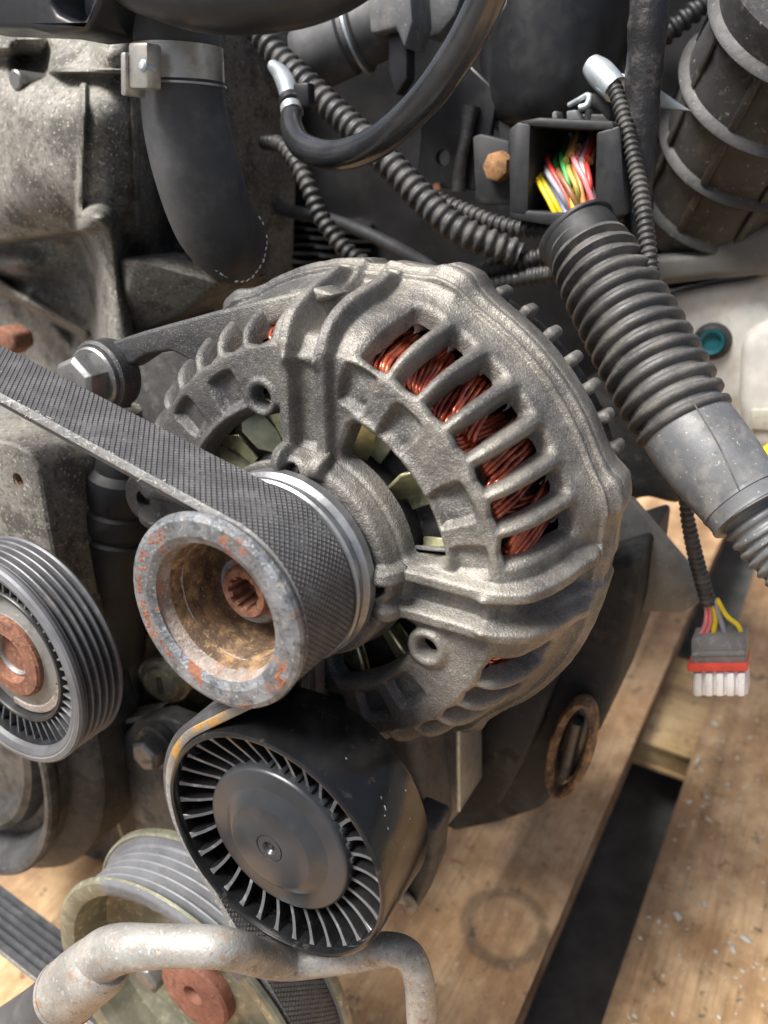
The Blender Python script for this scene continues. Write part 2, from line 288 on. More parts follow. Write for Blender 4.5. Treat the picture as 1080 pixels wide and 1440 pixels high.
def catmull(pts, n_per=12, closed=False):
    pts = np.asarray(pts, float)
    p = np.vstack([2 * pts[0] - pts[1], pts, 2 * pts[-1] - pts[-2]])
    out = []
    for i in range(1, len(p) - 2):
        t = np.linspace(0, 1, n_per, endpoint=False)[:, None]
        a, b, c, d = p[i - 1], p[i], p[i + 1], p[i + 2]
        out.append(0.5 * ((2 * b) + (-a + c) * t + (2 * a - 5 * b + 4 * c - d) * t ** 2 + (-a + 3 * b - 3 * c + d) * t ** 3))
    out.append(p[-2][None])
    return np.vstack(out)
def resample(path, step):
    s = np.concatenate([[0], np.cumsum(np.linalg.norm(np.diff(path[:, :3], axis=0), axis=1))])
    n = max(2, int(round(s[-1] / step)) + 1); q = np.linspace(0, s[-1], n)
    return np.stack([np.interp(q, s, path[:, k]) for k in range(path.shape[1])], 1), q
def tube(ctrl, r=None, n=16, step=1.0, wave=None, mb=None, caps=True, flat=None, rfun=None):
    """sweep a round (or flattened) section along a smooth curve through ctrl = [(x, y, z[, r])]; wave = (pitch, depth) gives convolutions"""
    mb = mb or MB(); ctrl = np.asarray(ctrl, float)
    if ctrl.shape[1] == 3: ctrl = np.hstack([ctrl, np.full((len(ctrl), 1), r)])
    path = catmull(ctrl, 14) if len(ctrl) > 2 else ctrl
    if wave: step = wave[0] / 8.0
    q, s = resample(path, step); pts = q[:, :3]; rr_ = q[:, 3].copy()
    if wave: rr_ = rr_ - wave[1] * (0.5 - 0.5 * np.clip(1.7 * np.cos(2 * np.pi * s / wave[0]), -1, 1))
    if rfun is not None: rr_ = rr_ * np.array([rfun(x, s[-1]) for x in s])
    T = np.gradient(pts, axis=0); T /= np.linalg.norm(T, axis=1)[:, None]
    h = np.array([0, 0, 1.]) if abs(T[0][2]) < 0.9 else np.array([1., 0, 0])
    N = unit(h - T[0] * (h @ T[0])); fr = []
    for t in T:
        N = unit(N - t * (N @ t)); fr.append((N, np.cross(t, N)))
    th = np.linspace(0, 2 * np.pi, n, endpoint=False)
    fa, fb = flat or (1, 1)
    V = np.concatenate([p + rad_ * (np.cos(th)[:, None] * a * fa + np.sin(th)[:, None] * b * fb) for p, rad_, (a, b) in zip(pts, rr_, fr)])
    m = len(pts); fs = [(i * n + j, i * n + (j + 1) % n, (i + 1) * n + (j + 1) % n, (i + 1) * n + j) for i in range(m - 1) for j in range(n)]
    if caps: fs += [tuple(range(n - 1, -1, -1)), tuple((m - 1) * n + j for j in range(n))]
    return mb.add(V, fs)
def tp(pts):
    """control points from (px, py, Y, radius in px)"""
    out = []
    for x, y, Y, r in pts:
        p = P(x, y, Y); out.append((*p, r * depth(p) / F))
    return out

def bevelled(verts, faces, b, seg=2, mb=None, ang=20):
    bm = bmesh.new(); vs = [bm.verts.new(v) for v in verts]
    for f in faces: bm.faces.new([vs[i] for i in f])
    bmesh.ops.recalc_face_normals(bm, faces=bm.faces)
    if b > 0:
        ed = [e for e in bm.edges if len(e.link_faces) == 2 and e.calc_face_angle(0) > rad(ang)]
        bmesh.ops.bevel(bm, geom=ed, offset=b, segments=seg, affect='EDGES', profile=0.5, clamp_overlap=True)
    bm.verts.index_update()
    mb = mb or MB(); mb.add([v.co[:] for v in bm.verts], [[v.index for v in f.verts] for f in bm.faces]); bm.free()
    return mb
def prism(poly, y0, y1, b=0.6, seg=2, mb=None, basis=None):
    """polygon (a, b) extruded; default basis: a = X, b = Z, extruded along Y"""
    og, ea, eb, ec = basis or ((0, 0, 0), (1, 0, 0), (0, 0, 1), (0, 1, 0))
    og, ea, eb, ec = map(lambda q: np.asarray(q, float), (og, ea, eb, ec)); n = len(poly)
    v = [og + a * ea + c * eb + y * ec for y in (y0, y1) for a, c in poly]
    f = [tuple(range(n)), tuple(range(2 * n - 1, n - 1, -1))] + [(i, i + n, (i + 1) % n + n, (i + 1) % n) for i in range(n)]
    return bevelled(v, f, b, seg, mb)
def box(c, size, b=0.5, basis=None, mb=None, seg=2):
    ex, ey, ez = basis or ((1, 0, 0), (0, 1, 0), (0, 0, 1))
    c = np.asarray(c, float); hx, hy, hz = np.asarray(size) / 2.0
    return prism([(-hx, -hz), (hx, -hz), (hx, hz), (-hx, hz)], -hy, hy, b, seg, mb, (c, ex, ez, ey))
def pxpoly(pts, Y):
    return [tuple(P(x, y, Y)[[0, 2]]) for x, y in pts]
def hex_bolt(name, parent, c, y, af, h, mat='bolt_steel', washer=None, rot=10, wmat=None, wh=2.0):
    """hex head: centre (x, z), front face at y, head height h towards +Y, across flats af; washer = radius"""
    R = af / math.sqrt(3)
    n = 6; th = [rad(rot + 60 * k) for k in range(n)]
    v = []
    for r, yy in ((0.80 * R, y), (R, y + 0.16 * R), (R, y + h)):
        v += [(c[0] + r * math.cos(a), yy, c[1] + r * math.sin(a)) for a in th]
    f = [tuple(range(n))] + [(i + k * n, (i + 1) % n + k * n, (i + 1) % n + (k + 1) * n, i + (k + 1) * n) for k in (0, 1) for i in range(n)] + [tuple(range(3 * n - 1, 2 * n - 1, -1))]
    o = bevelled(v, f, 0.35, 2).build(name, mat, parent, 40)
    if washer:
        lathe([(0.5, y + h - 0.3), (washer - 0.7, y + h - 0.3), (washer, y + h + 0.4), (washer, y + h + wh), (0.5, y + h + wh)], c, 48).build('washer', wmat or mat, o, 40)
    return o
def cut(o, cutter):
    """cut a hole once and for all: boolean, keep the result as the object's own mesh"""
    md = o.modifiers.new('cut', 'BOOLEAN'); md.object = cutter; md.operation = 'DIFFERENCE'; md.solver = 'EXACT'
    bpy.context.view_layer.update()
    me = bpy.data.meshes.new_from_object(o.evaluated_get(bpy.context.evaluated_depsgraph_get()))
    o.modifiers.clear(); o.data = me; me.set_sharp_from_angle(angle=rad(20)); bpy.data.objects.remove(cutter)
def sstep(x, a, b):
    t = np.clip((x - a) / (b - a), 0, 1); return t * t * (3 - 2 * t)
def vnoise(x, y, seed=0):
    """cheap smooth value noise on arrays"""
    x = np.asarray(x, float); y = np.asarray(y, float)
    xi = np.floor(x).astype(int); yi = np.floor(y).astype(int); fx = x - xi; fy = y - yi
    fx = fx * fx * (3 - 2 * fx); fy = fy * fy * (3 - 2 * fy)
    def h(a, b):
        q = np.sin(a * 127.1 + b * 311.7 + seed * 74.7) * 43758.5453; return q - np.floor(q)
    return (h(xi, yi) * (1 - fx) + h(xi + 1, yi) * fx) * (1 - fy) + (h(xi, yi + 1) * (1 - fx) + h(xi + 1, yi + 1) * fx) * fy - 0.5
def fbm(x, y, seed=0, o=4):
    return sum(vnoise(x * 2 ** k, y * 2 ** k, seed + k) / 2 ** k for k in range(o))
def grid_mesh(V, keep=None, wrap=False, mb=None):
    m, n = V.shape[:2]; mb = mb or MB()
    i, j = np.meshgrid(np.arange(m if wrap else m - 1), np.arange(n - 1), indexing='ij')
    i2 = (i + 1) % m
    q = np.stack([i * n + j, i * n + j + 1, i2 * n + j + 1, i2 * n + j], -1)
    if keep is not None: q = q[keep[i, j] & keep[i2, j] & keep[i, j + 1] & keep[i2, j + 1]]
    return mb.add(V.reshape(-1, 3), q.reshape(-1, 4).tolist())
# ------------------------------------------------------------------ alternator
ALT = thing('alternator', (0, 60, -82), 'large cast aluminium alternator with copper windings showing through its cooling slots', 'alternator')

def front_bracket():
    prof = np.array([(22, 36.0), (29.5, 36.3), (31.5, 37.5), (33, 41.0), (36, 42.0), (58, 42.0), (62.5, 43.0), (66.5, 46.5), (69.5, 51.5), (71.8, 58), (73.4, 65), (75.5, 71), (78.0, 75.5), (80.6, 79.5), (81.2, 85), (80.4, 93)])
    q, s = resample(catmull(prof, 30), 0.36); NS = len(q)
    T = np.gradient(q, axis=0); T /= np.linalg.norm(T, axis=1)[:, None]
    Nr, Ny = T[:, 1], -T[:, 0]
    NT_ = 1180
    th = np.linspace(0, 2 * np.pi, NT_, endpoint=False)
    r = q[:, 0][None, :] + 0 * th[:, None]; s2 = s[None, :] + 0 * r; t2 = th[:, None] + 0 * r
    x = r * np.cos(t2); z = r * np.sin(t2); deg = np.degrees(t2)
    def ang(d): return (deg - d + 180) % 360 - 180
    si = lambda rr_, yy: s[np.argmin((q[:, 0] - rr_) ** 2 + (q[:, 1] - yy) ** 2)]
    s_in, s_out, s_face, s_rim = si(63.0, 43.3), si(74.2, 67.5), si(58, 42), si(78, 75.5)
    h = np.zeros_like(r); hole = np.full_like(r, -99.0)      # hole = signed distance inside an opening (mm)
    shoulder = sstep(s2, s_face, s_in + 6)
    # pockets on the annular face (angle, radius, half-width tangential, half-width radial, depth)
    pk = []
    for (a, rc, wa, wr, d) in [(71, 55.5, 4.6, 5.5, 2.6), (54.3, 53.2, 4.6, 5.6, 2.6), (28, 53.2, 5.2, 5.4, 2.7), (11.2, 54, 4.0, 5.2, 2.4), (119.6, 52.6, 4.8, 5.2, 2.6), (138.5, 54.5, 4.2, 5.0, 2.4), (155, 54, 4.6, 5.2, 2.6),
                               (-46.8, 50.5, 5.0, 5.0, 2.6), (-63.3, 52, 4.6, 5.0, 2.6), (-80, 53, 4.6, 5.2, 2.6), (205, 53, 5, 5, 2.6), (225, 53, 5, 5, 2.6), (243, 53, 5, 5, 2.6)]:
        da = np.radians(ang(a)) * rc; dr = r - rc
        e = np.minimum(wa - np.abs(da), wr - np.abs(dr)); e = e - 0.25 * np.maximum(0, 2.5 - np.abs(np.abs(da) - wa) - np.abs(np.abs(dr) - wr))
        h -= d * sstep(e, -1.0, 1.5) * (1 + 0.15 * np.sin(da * 0.5 + dr * 0.4))
    # four double-ribbed arms
    armzone = np.zeros_like(r)
    for k in range(4):
        a0 = math.radians(90 - 90 * k); ca, sa = math.cos(a0), math.sin(a0)
        a = x * ca + z * sa; b = x * sa - z * ca
        on = sstep(a, 26, 30)
        bend = 0.0
        l1, l2 = -3.0 + bend, 8.8 + bend
        flare = 2.2 * sstep(s2, s_in - 4, s_rim)
        d1 = np.abs(b - (l1 - flare)); d2 = np.abs(b - (l2 + flare))
        inside = sstep(b, l1 - 1.5, l1 + 1.5) * sstep(-b, -l2 - 1.5, -l2 + 1.5) * on
        armzone = np.maximum(armzone, sstep(b, l1 - 5.5 - flare, l1 - 3.5 - flare) * sstep(-b, -l2 - 5.5 - flare, -l2 - 3.5 - flare) * sstep(a, 10, 14))
        rim_fade = 1 - sstep(s2, s_rim - 5, s_rim + 3)
        h = h * (1 - inside)
        chan = np.minimum(np.minimum(b - (l1 + 2.0), l2 - 2.0 - b), np.minimum(a - 34, 200 - a))
        h -= inside * 1.4 * sstep(chan, -0.8, 1.6)
        dam = np.exp(-((a - 58.5) / 1.8) ** 2) * inside
        h += 1.6 * dam
        hgt = 3.2 + 1.4 * shoulder
        # on the shoulder the channel between the ribs scoops deep
        h -= inside * 3.0 * sstep(chan, -0.5, 2.5) * sstep(s2, s_in + 2, s_in + 10) * rim_fade
        h = np.maximum(h, -20) + hgt * on * np.maximum(np.exp(-(d1 / 2.35) ** 5), np.exp(-(d2 / 2.35) ** 5)) * rim_fade
        # hub screw recess
        dd = np.hypot(a - 27.6, b - 1.2)
        h += 1.0 * np.exp(-(np.maximum(0, dd - 3.6) / 1.6) ** 2) * (r < 40)
        h -= 4.6 * sstep(-dd, -2.9, -2.1)
        h += 2.4 * sstep(-np.hypot(a - 27.9, b - 1.0), -1.5, -1.0)
    # openings round the hub
    for (ac, r0, r1, a0, a1) in [(0, 34.6, 46.2, 9.5, 68.5), (0, 32.0, 44.0, 99.5, 162), (0, 33.5, 42.3, -76, -21.5), (0, 34, 44, 192, 250)]:
        mid, hw = 0.5 * (a0 + a1), 0.5 * (a1 - a0)
        da = np.radians(hw - np.abs(ang(mid))) * r
        e = np.minimum(np.minimum(r - r0, r1 - r), da)
        # round the corners
        cx = np.maximum(0, 2.5 - da); cy = np.maximum(0, 2.5 - np.minimum(r - r0, r1 - r))
        e = np.where((cx > 0) & (cy > 0), 2.5 - np.hypot(cx, cy), e)
        hole = np.maximum(hole, e)
        # raised bead along the outer edge
        h += 0.9 * np.exp(-((r - (r1 + 2.0)) / 1.3) ** 2) * sstep(da, -2, 1)
    # cooling slots over the shoulder, four fans of seven
    bar = np.zeros_like(r)
    for k in range(4):
        base = -90 * k
        for j in range(7):
            c0 = 13.2 + 9.23 * j + base
            w = 3.2 if 0 < j < 6 else 3.4
            da = np.radians(ang(c0)) * r
            ext = 1.0
            if j == 6: da = np.where(da > 0, da * 0.75, da)
            e = np.minimum(w - np.abs(da), np.minimum(s2 - s_in - 0.3 * np.abs(da), s_out - s2))
            e = np.where(armzone > 0.5, -5, e)
            cx = np.maximum(0, 1.6 - (w - np.abs(da))); cy = np.maximum(0, 1.6 - np.minimum(s2 - s_in, s_out - s2))
            e = np.where((cx > 0) & (cy > 0) & (e > -3), np.minimum(e, 1.6 - np.hypot(cx, cy)), e)
            hole = np.maximum(hole, e)
            # swelling of the bar beside the slot
            bc = np.radians(ang(c0 + 4.6)) * r
            if j < 6: bar = np.maximum(bar, np.exp(-(bc / 2.0) ** 4) * sstep(s2, s_in - 1.5, s_in + 5) * (1 - sstep(s2, s_out - 2, s_out + 4)))
    h += 0.9 * bar * (1 - armzone)
    # wall round each slot at its outer end
    # screw bosses
    for (bx, bz, ro, ri, hh) in [(-13.0, 45.8, 5.4, 2.9, 1.2), (41.7, -19.3, 6.2, 2.9, 2.2), (-46, -12, 5.4, 2.8, 1.2)]:
        dd = np.hypot(x - bx, z - bz)
        near = s2 < s_in + 4
        h = np.where(near, h * (1 - np.exp(-(dd / (ro + 0.6)) ** 6)) + hh * np.exp(-(dd / ro) ** 8), h)
        e = np.where(near, ri - dd, -99)
        hole = np.where(near & (dd < ro + 0.8), np.where(dd < ro, e, np.minimum(hole, dd - ro)), hole)
    # outer lugs of the through bolts and the parting ridges
    for a in (15, 70, 128, 195, -60, -115):
        h += 2.6 * np.exp(-(ang(a) / 4.2) ** 4) * sstep(s2, s_rim - 4, s_rim + 5)
        h += 1.5 * np.exp(-(ang(a) / 7.5) ** 4) * sstep(s2, s_rim - 14, s_rim)
    h += 1.1 * np.exp(-((s2 - s_rim - 1) / 0.9) ** 4) + 0.8 * np.exp(-((s2 - s_rim - 5.0) / 0.8) ** 4) - 0.6 * np.exp(-((s2 - s_rim - 8.2) / 0.5) ** 2)
    # cut: openings drop away inwards
    h = h - 1.0 * sstep(hole, -2.2, 0.0) - 4.6 * sstep(hole, -0.7, 0.65)
    h += 0.22 * fbm(x / 5 + 9, z / 5 + q[:, 1][None, :] / 5, 3) + 0.12 * fbm(x / 1.6, z / 1.6 + q[:, 1][None, :] / 1.6, 8, 2)
    V = np.stack([(r + h * Nr[None]) * np.cos(t2), q[:, 1][None] + h * Ny[None], (r + h * Nr[None]) * np.sin(t2)], -1)
    keep = hole < 0.64
    mb = MB(); grid_mesh(V, keep, True, mb)
    v = np.concatenate(mb.v); f = np.array(mb.f)
    used = np.zeros(len(v), bool); used[f.ravel()] = True; remap = np.cumsum(used) - 1
    v = v[used]; f = remap[f]
    ed = np.sort(np.concatenate([f[:, [0, 1]], f[:, [1, 2]], f[:, [2, 3]], f[:, [3, 0]]]), axis=1)
    uq, cnt = np.unique(ed, axis=0, return_counts=True); be = uq[cnt == 1]
    for it in range(14):                                   # fair the cut edges
        acc = np.zeros_like(v); k = np.zeros(len(v))
        np.add.at(acc, be[:, 0], v[be[:, 1]]); np.add.at(acc, be[:, 1], v[be[:, 0]]); np.add.at(k, be.ravel(), 1)
        m_ = k == 2; v[m_] = 0.5 * v[m_] + 0.5 * acc[m_] / 2
    mb.v = [v]; mb.f = f.tolist()
    return mb.build('front_bracket', 'cast_alloy', ALT, None)
front_bracket()

# mounting ear with its bolt, upper left
EAR = (-88.0, 41.0)
def ear():
    th = np.radians(np.linspace(75, 300, 22))
    pl = [(EAR[0] + 11.5 * math.cos(t), EAR[1] + 11.5 * math.sin(t)) for t in th]
    web = pxpoly([(146, 484), (200, 466), (300, 438), (440, 404), (470, 415), (400, 450), (330, 485), (290, 530), (268, 560), (276, 528), (266, 508), (240, 494), (205, 500), (172, 522)], 54)
    mb = prism(web, 54, 64, 1.6, 3)
    o = mb.build('mounting_ear', 'cast_alloy', ALT, 40)
    b = lathe([(5.5, 49), (11.2, 49), (12.2, 50.0), (12.2, 56), (11.6, 58), (5.5, 58)], EAR, 56).build('ear_boss', 'cast_alloy', ALT, 40)
    hex_bolt('mounting_bolt', ALT, (EAR[0] + 0.5, EAR[1]), 38.5, 15.5, 8.5, 'bolt_steel', 10.6, 22, 'bolt_steel', 1.8)
    lathe([(3.2, 52), (3.2, 46.5), (8.2, 46.5), (9.0, 47.3), (9.0, 74), (3, 74)], (-70, 1.5), 40).build('pivot_lug', 'cast_alloy', ALT, 40)
    prism([(-78, -4), (-60, -14), (-52, 0), (-60, 14), (-72, 10)], 50, 72, 1.5).build('lug_web', 'cast_alloy', ALT, 40)
ear()

def windings():
    # core behind the wires, then hairpin bundles bowing out towards the slots
    lathe([(r_, y_) for r_, y_ in [(52, 84), (52, 64), (54, 60), (60, 60), (63.5, 64), (63.5, 84)]], (0, 0), 72).build('winding_core', 'lamination', ALT, 40)
    for i in range(54):
        mb = MB(); c = i * 360 / 54 + random.uniform(-1, 1)
        lean = random.choice([-9, -5, 4, 8]) + random.uniform(-3, 3); rr0 = random.uniform(65.5, 69.0); top = random.uniform(48.6, 52.0)
        nw = 7; sp = random.uniform(1.05, 1.3)
        for w in range(nw):
            a0 = c + (w - nw / 2) * sp * 1.15; jit = random.uniform(-0.6, 0.6)
            pts = []
            for u in np.linspace(0, 1, 7):
                an = rad(a0 + lean * (u - 0.5) + random.uniform(-0.25, 0.25))
                yy = 80 - (80 - top - jit) * math.sin(math.pi * (0.08 + 0.55 * u)); ro = rr0 - 1.5 - 7.5 * u ** 1.4 + 1.2 * math.sin(3 * u + w) * 0.3
                pts.append((ro * math.cos(an), yy, ro * math.sin(an)))
            tube(pts, 0.74, 6, 1.6, mb=mb, caps=False)
        mb.build('winding_bundle', 'copper_enamel', ALT, None)
    lathe([(63, 96), (63, 80), (66, 78.5), (77, 78.5), (77, 96)], (0, 0), 120).build('stator_core', 'lamination', ALT, 30)
    for i in range(36):                         # slot papers standing out of the stator
        a = rad(i * 10 + 4); ca, sa = math.cos(a), math.sin(a)
        er = np.array([ca, 0, sa]); et = np.array([-sa, 0, ca]); c0 = er * 66.5 + np.array([0, 74.5, 0])
        pts = [c0 + et * 2.6 * math.cos(t) + er * 2.2 * math.sin(t) for t in np.linspace(-0.4, math.pi + 0.4, 9)]
        mb = MB(); pa = np.array(pts); up = np.array([0, -4.2, 0]); ins = np.array([(p - c0) * 0.88 + c0 for p in pts])
        n = len(pts); V = np.concatenate([pa + up, pa - up, ins - up, ins + up])
        f = [(k * n + i_, k * n + i_ + 1, ((k + 1) % 4) * n + i_ + 1, ((k + 1) % 4) * n + i_) for k in range(4) for i_ in range(n - 1)]
        mb.add(V, f).build('slot_paper', 'insulator_paper', ALT, None)
windings()

def rotor():
    ro = lathe([(8, 62), (8, 50), (30, 50), (32, 52), (32, 58), (47, 60), (49, 62), (49, 92), (8, 92)], (0, 0), 72).build('rotor', 'steel_dark', ALT, 35)
    for k in range(13):                          # pressed fan blades, yellow passivated
        a = rad(k * 360 / 13 + 9); ca, sa = math.cos(a), math.sin(a)
        er = np.array([ca, 0, sa]); et = np.array([-sa, 0, ca]); ey = np.array([0, 1., 0])
        tilt = unit(et * random.uniform(0.3, 0.9) - ey * 0.8 + er * random.uniform(-0.15, 0.15))
        mb = prism([(31, -1), (36, -1.5), (45.5, 1), (47, 3), (46.5, 6.5), (41, 8.5), (34, 6.5), (31, 3)], -0.6, 0.6, 0.3, 1, None, (ey * 53.5, er, tilt, unit(np.cross(er, tilt))))
        fb = mb.build('fan_blade', 'zinc_yellow' if k % 3 else 'bolt_steel', ro, 35)
        prism([(33, -5), (43, -6.5), (47, -2), (46, 3), (34, 3)], -0.5, 0.5, 0.3, 1, None, (ey * 54.6, er, et, ey)).build('blade_foot', 'zinc_yellow', ro, 35)
rotor()

layered('fin_alloy', (0.13, 0.125, 0.115, 1), [((0.27, 0.25, 0.215, 1), 3, 0.5, 0.68, 0.6, 0.8), ((0.04, 0.037, 0.03, 1), 4, 0.52, 0.66, 0.6)], 0.6, 0.3, ((2, 0.2, 3), (0.6, 0.12, 2)))
def rear_half():
    lathe([(77, 93.5), (79.0, 93.5), (79.3, 94.5), (78.2, 97), (75.5, 98.5), (72, 100), (71.0, 118), (60, 130), (20, 132)], (0, 0), 140).build('rear_bracket', 'fin_alloy', ALT, 35)
    for i in range(8):
        a = rad(i * 7.2 + 14); ca, sa = math.cos(a), math.sin(a)
        er = np.array([ca, 0, sa]); et = np.array([-sa, 0, ca])
        box(er * 75.6 + np.array([0, 103.0, 0]), (3.8, 9, 11.0), 1.5, (et, np.array([0, 1., 0]), er), None, 3).build('cooling_fin', 'fin_alloy', ALT, 45)
    lathe([(72.0, 104), (75.2, 104.4), (76.0, 105.5), (76.0, 112), (74, 114), (72, 122), (64, 130), (20, 132)], (0, 0), 120).build('rear_cover', 'black_plastic', ALT, 35)
rear_half()

def alt_pulley():
    pu = lathe([(19.6, 0.9), (21.8, -0.2), (25.9, -0.2), (27.3, 0.5), (27.7, 1.6), (27.3, 2.8), (26.2, 3.3), (22.3, 3.6)], (0, 0), 140)
    p = pu.build('pulley', 'rim_worn', ALT, 22)
    g = [(22.3, 3.6)]
    for k in range(6): y = 4.2 + 3.56 * k; g += [(22.3, y), (20.2, y + 1.2), (20.2, y + 2.0), (22.3, y + 3.3)]
    lathe(g + [(22.3, 26.2)], (0, 0), 96).build('groove_band', 'groove_paint', p, 30)
    lathe([(22.3, 26.2), (27.6, 26.4), (28.2, 27.0), (28.2, 28.3), (27.4, 29.1), (27.2, 30.4), (28.0, 31.0), (28.7, 31.6), (28.8, 34.4), (28.2, 35.0), (10, 35.2)], (0, 0), 140).build('rear_flange', 'pulley_flange', p, 40)
    lathe([(21.9, -0.15), (20.4, 0.6), (18.6, 5.2), (17.9, 8.5), (17.6, 9)], (0, 0), 140).build('inner_lip', 'rust_lip', p, 40)
    # the cup: slightly uneven corroded wall
    th = np.linspace(0, 2 * np.pi, 120, endpoint=False); pr, s = resample(catmull(np.array([(18.6, 5.0), (17.7, 8.6), (17.4, 14), (17.3, 21), (16.2, 25.5), (13.5, 27.4), (9, 27.8), (5, 28)]), 10), 0.7)
    rr_ = pr[:, 0][None] + 0.45 * fbm(np.cos(th)[:, None] * 4 + s[None] / 5, np.sin(th)[:, None] * 4 + s[None] / 6, 21)
    V = np.stack([rr_ * np.cos(th)[:, None], pr[:, 1][None] + 0 * rr_, rr_ * np.sin(th)[:, None]], -1)
    grid_mesh(V, None, True).build('cup_wall', 'rust_cup', p, None)
    nut = lathe([(10.6, 28), (10.4, 16.5), (9.6, 15.4), (7.2, 15.2)], (0, 0), 60).build('shaft_collar', 'rim_worn', p, 40)
    pts = [(7.9, 15.6), (7.6, 13.8), (6.9, 13.0), (5.2, 13.0), (4.7, 13.6), (4.5, 20.5), (0.0, 21.6)]
    th = np.linspace(0, 2 * np.pi, 96, endpoint=False); pr = np.array(pts)
    mb = MB(); k = 1 + 0.085 * np.sign(np.cos(10 * th)) * 1.0
    rr_ = np.where((pr[:, 1] > 13.5)[None] & (pr[:, 0] < 4.8)[None], pr[:, 0][None] * k[:, None], pr[:, 0][None])
    V = np.stack([rr_ * np.cos(th)[:, None], pr[:, 1][None] + 0 * rr_, rr_ * np.sin(th)[:, None]], -1)
    grid_mesh(V, None, True).build('shaft_end', 'rust_nut', p, 40)
    # scabs of rust lifting off the rim
    def scab(a0, a1, r0, r1, seed):
        n, m = 90, 34; a = np.linspace(rad(a0), rad(a1), n)[:, None]; u = np.linspace(0, 1, m)[None]
        ed = 0.5 + 0.5 * np.sin(np.linspace(0, np.pi, n))[:, None] ** 0.5
        mid = (r0 + r1) / 2 + 0.8 * vnoise(a * 9, a * 0, seed); hw = (r1 - r0) / 2 * ed * (1 + 0.55 * vnoise(a * 16, a * 0, seed + 3))
        r = mid + (u * 2 - 1) * hw
        edge = np.minimum(np.minimum(u, 1 - u) * 6, np.minimum(np.arange(n), n - 1 - np.arange(n))[:, None] / 6.0)
        face = np.interp(r, [19.6, 21.8, 25.9, 27.3, 27.8], [0.9, -0.2, -0.2, 0.5, 1.6])
        y = face + 0.15 - np.clip(edge, 0, 1) * (0.14 + 0.3 * fbm(r * 0.9, a * 24, seed))
        V = np.stack([r * np.cos(a), y, r * np.sin(a)], -1)
        kp = edge + 1.6 * fbm(r * 0.55, a * 14, seed + 7) > 0.0
        grid_mesh(V, kp).build('rust_scab', 'rust_patch', p, None)
    scab(118, 140, 22.4, 25.4, 4); scab(140, 176, 22.4, 26.3, 1); scab(174, 206, 22.9, 26.6, 2); scab(204, 236, 22.0, 24.6, 5); scab(-44, -18, 21.6, 26.4, 9)
alt_pulley()

# ------------------------------------------------------------------ drive belt
def belt_material():
    t = NT('belt_rubber')
    uv = t.n('ShaderNodeUVMap'); sep = t.n('ShaderNodeSeparateXYZ'); t.l(uv.outputs[0], sep.inputs[0])
    u, v = sep.outputs[0], sep.outputs[1]             # mm along, mm across
    def groove(sgn, sl):
        a = t.math('ADD', t.math('MULTIPLY', u, 1 / 1.85), t.math('MULTIPLY', v, sgn * sl / 1.85))
        fr = t.math('FRACT', a); tri = t.math('ABSOLUTE', t.math('SUBTRACT', fr, 0.5))
        return t.ramp(tri, 0.47, 0.28)
    g = t.math('MULTIPLY', groove(1, 0.9), groove(-1, 0.9))
    dust = t.ramp(t.noise(9, 4), 0.4, 0.7)
    top = t.mix(dust, (0.10, 0.10, 0.104, 1), (0.16, 0.16, 0.16, 1))
    top = t.mix(t.math('MULTIPLY', t.ramp(t.noise(0.8, 2), 0.67, 0.74), 0.8), top, (0.5, 0.5, 0.48, 1))
    g = t.math('MAXIMUM', g, t.math('MULTIPLY', t.ramp(t.noise(7, 5, 0.7), 0.50, 0.66), 0.6))     # worn smooth in places
    col = t.mix(g, (0.035, 0.035, 0.037, 1), top)
    t.set(col, 0.55, 0.0, t.bump(g, 0.32))
    layered('belt_edge', (0.20, 0.20, 0.195, 1), [((0.55, 0.54, 0.52, 1), 1.0, 0.52, 0.66, 0.8), ((0.05, 0.05, 0.05, 1), 2, 0.54, 0.68, 0.7)], 0.7, 0, ((0.5, 0.2, 3),))
    layered('belt_stained', (0.27, 0.25, 0.22, 1), [((0.50, 0.28, 0.07, 1), 7, 0.44, 0.56, 0.95), ((0.2, 0.12, 0.07, 1), 2, 0.55, 0.68, 0.6)], 0.75, 0, ((0.7, 0.2, 3),))
    layered('belt_rib', (0.045, 0.047, 0.052, 1), [((0.11, 0.11, 0.11, 1), 6, 0.45, 0.68, 0.6)], 0.5, 0, ((0.6, 0.04, 3),))
belt_material()
PUL_IDLER, R_IDLER = (12.1, -74.8), 38.2
PUL_LOW, R_LOW = (-36.0, -180.0), 60.5
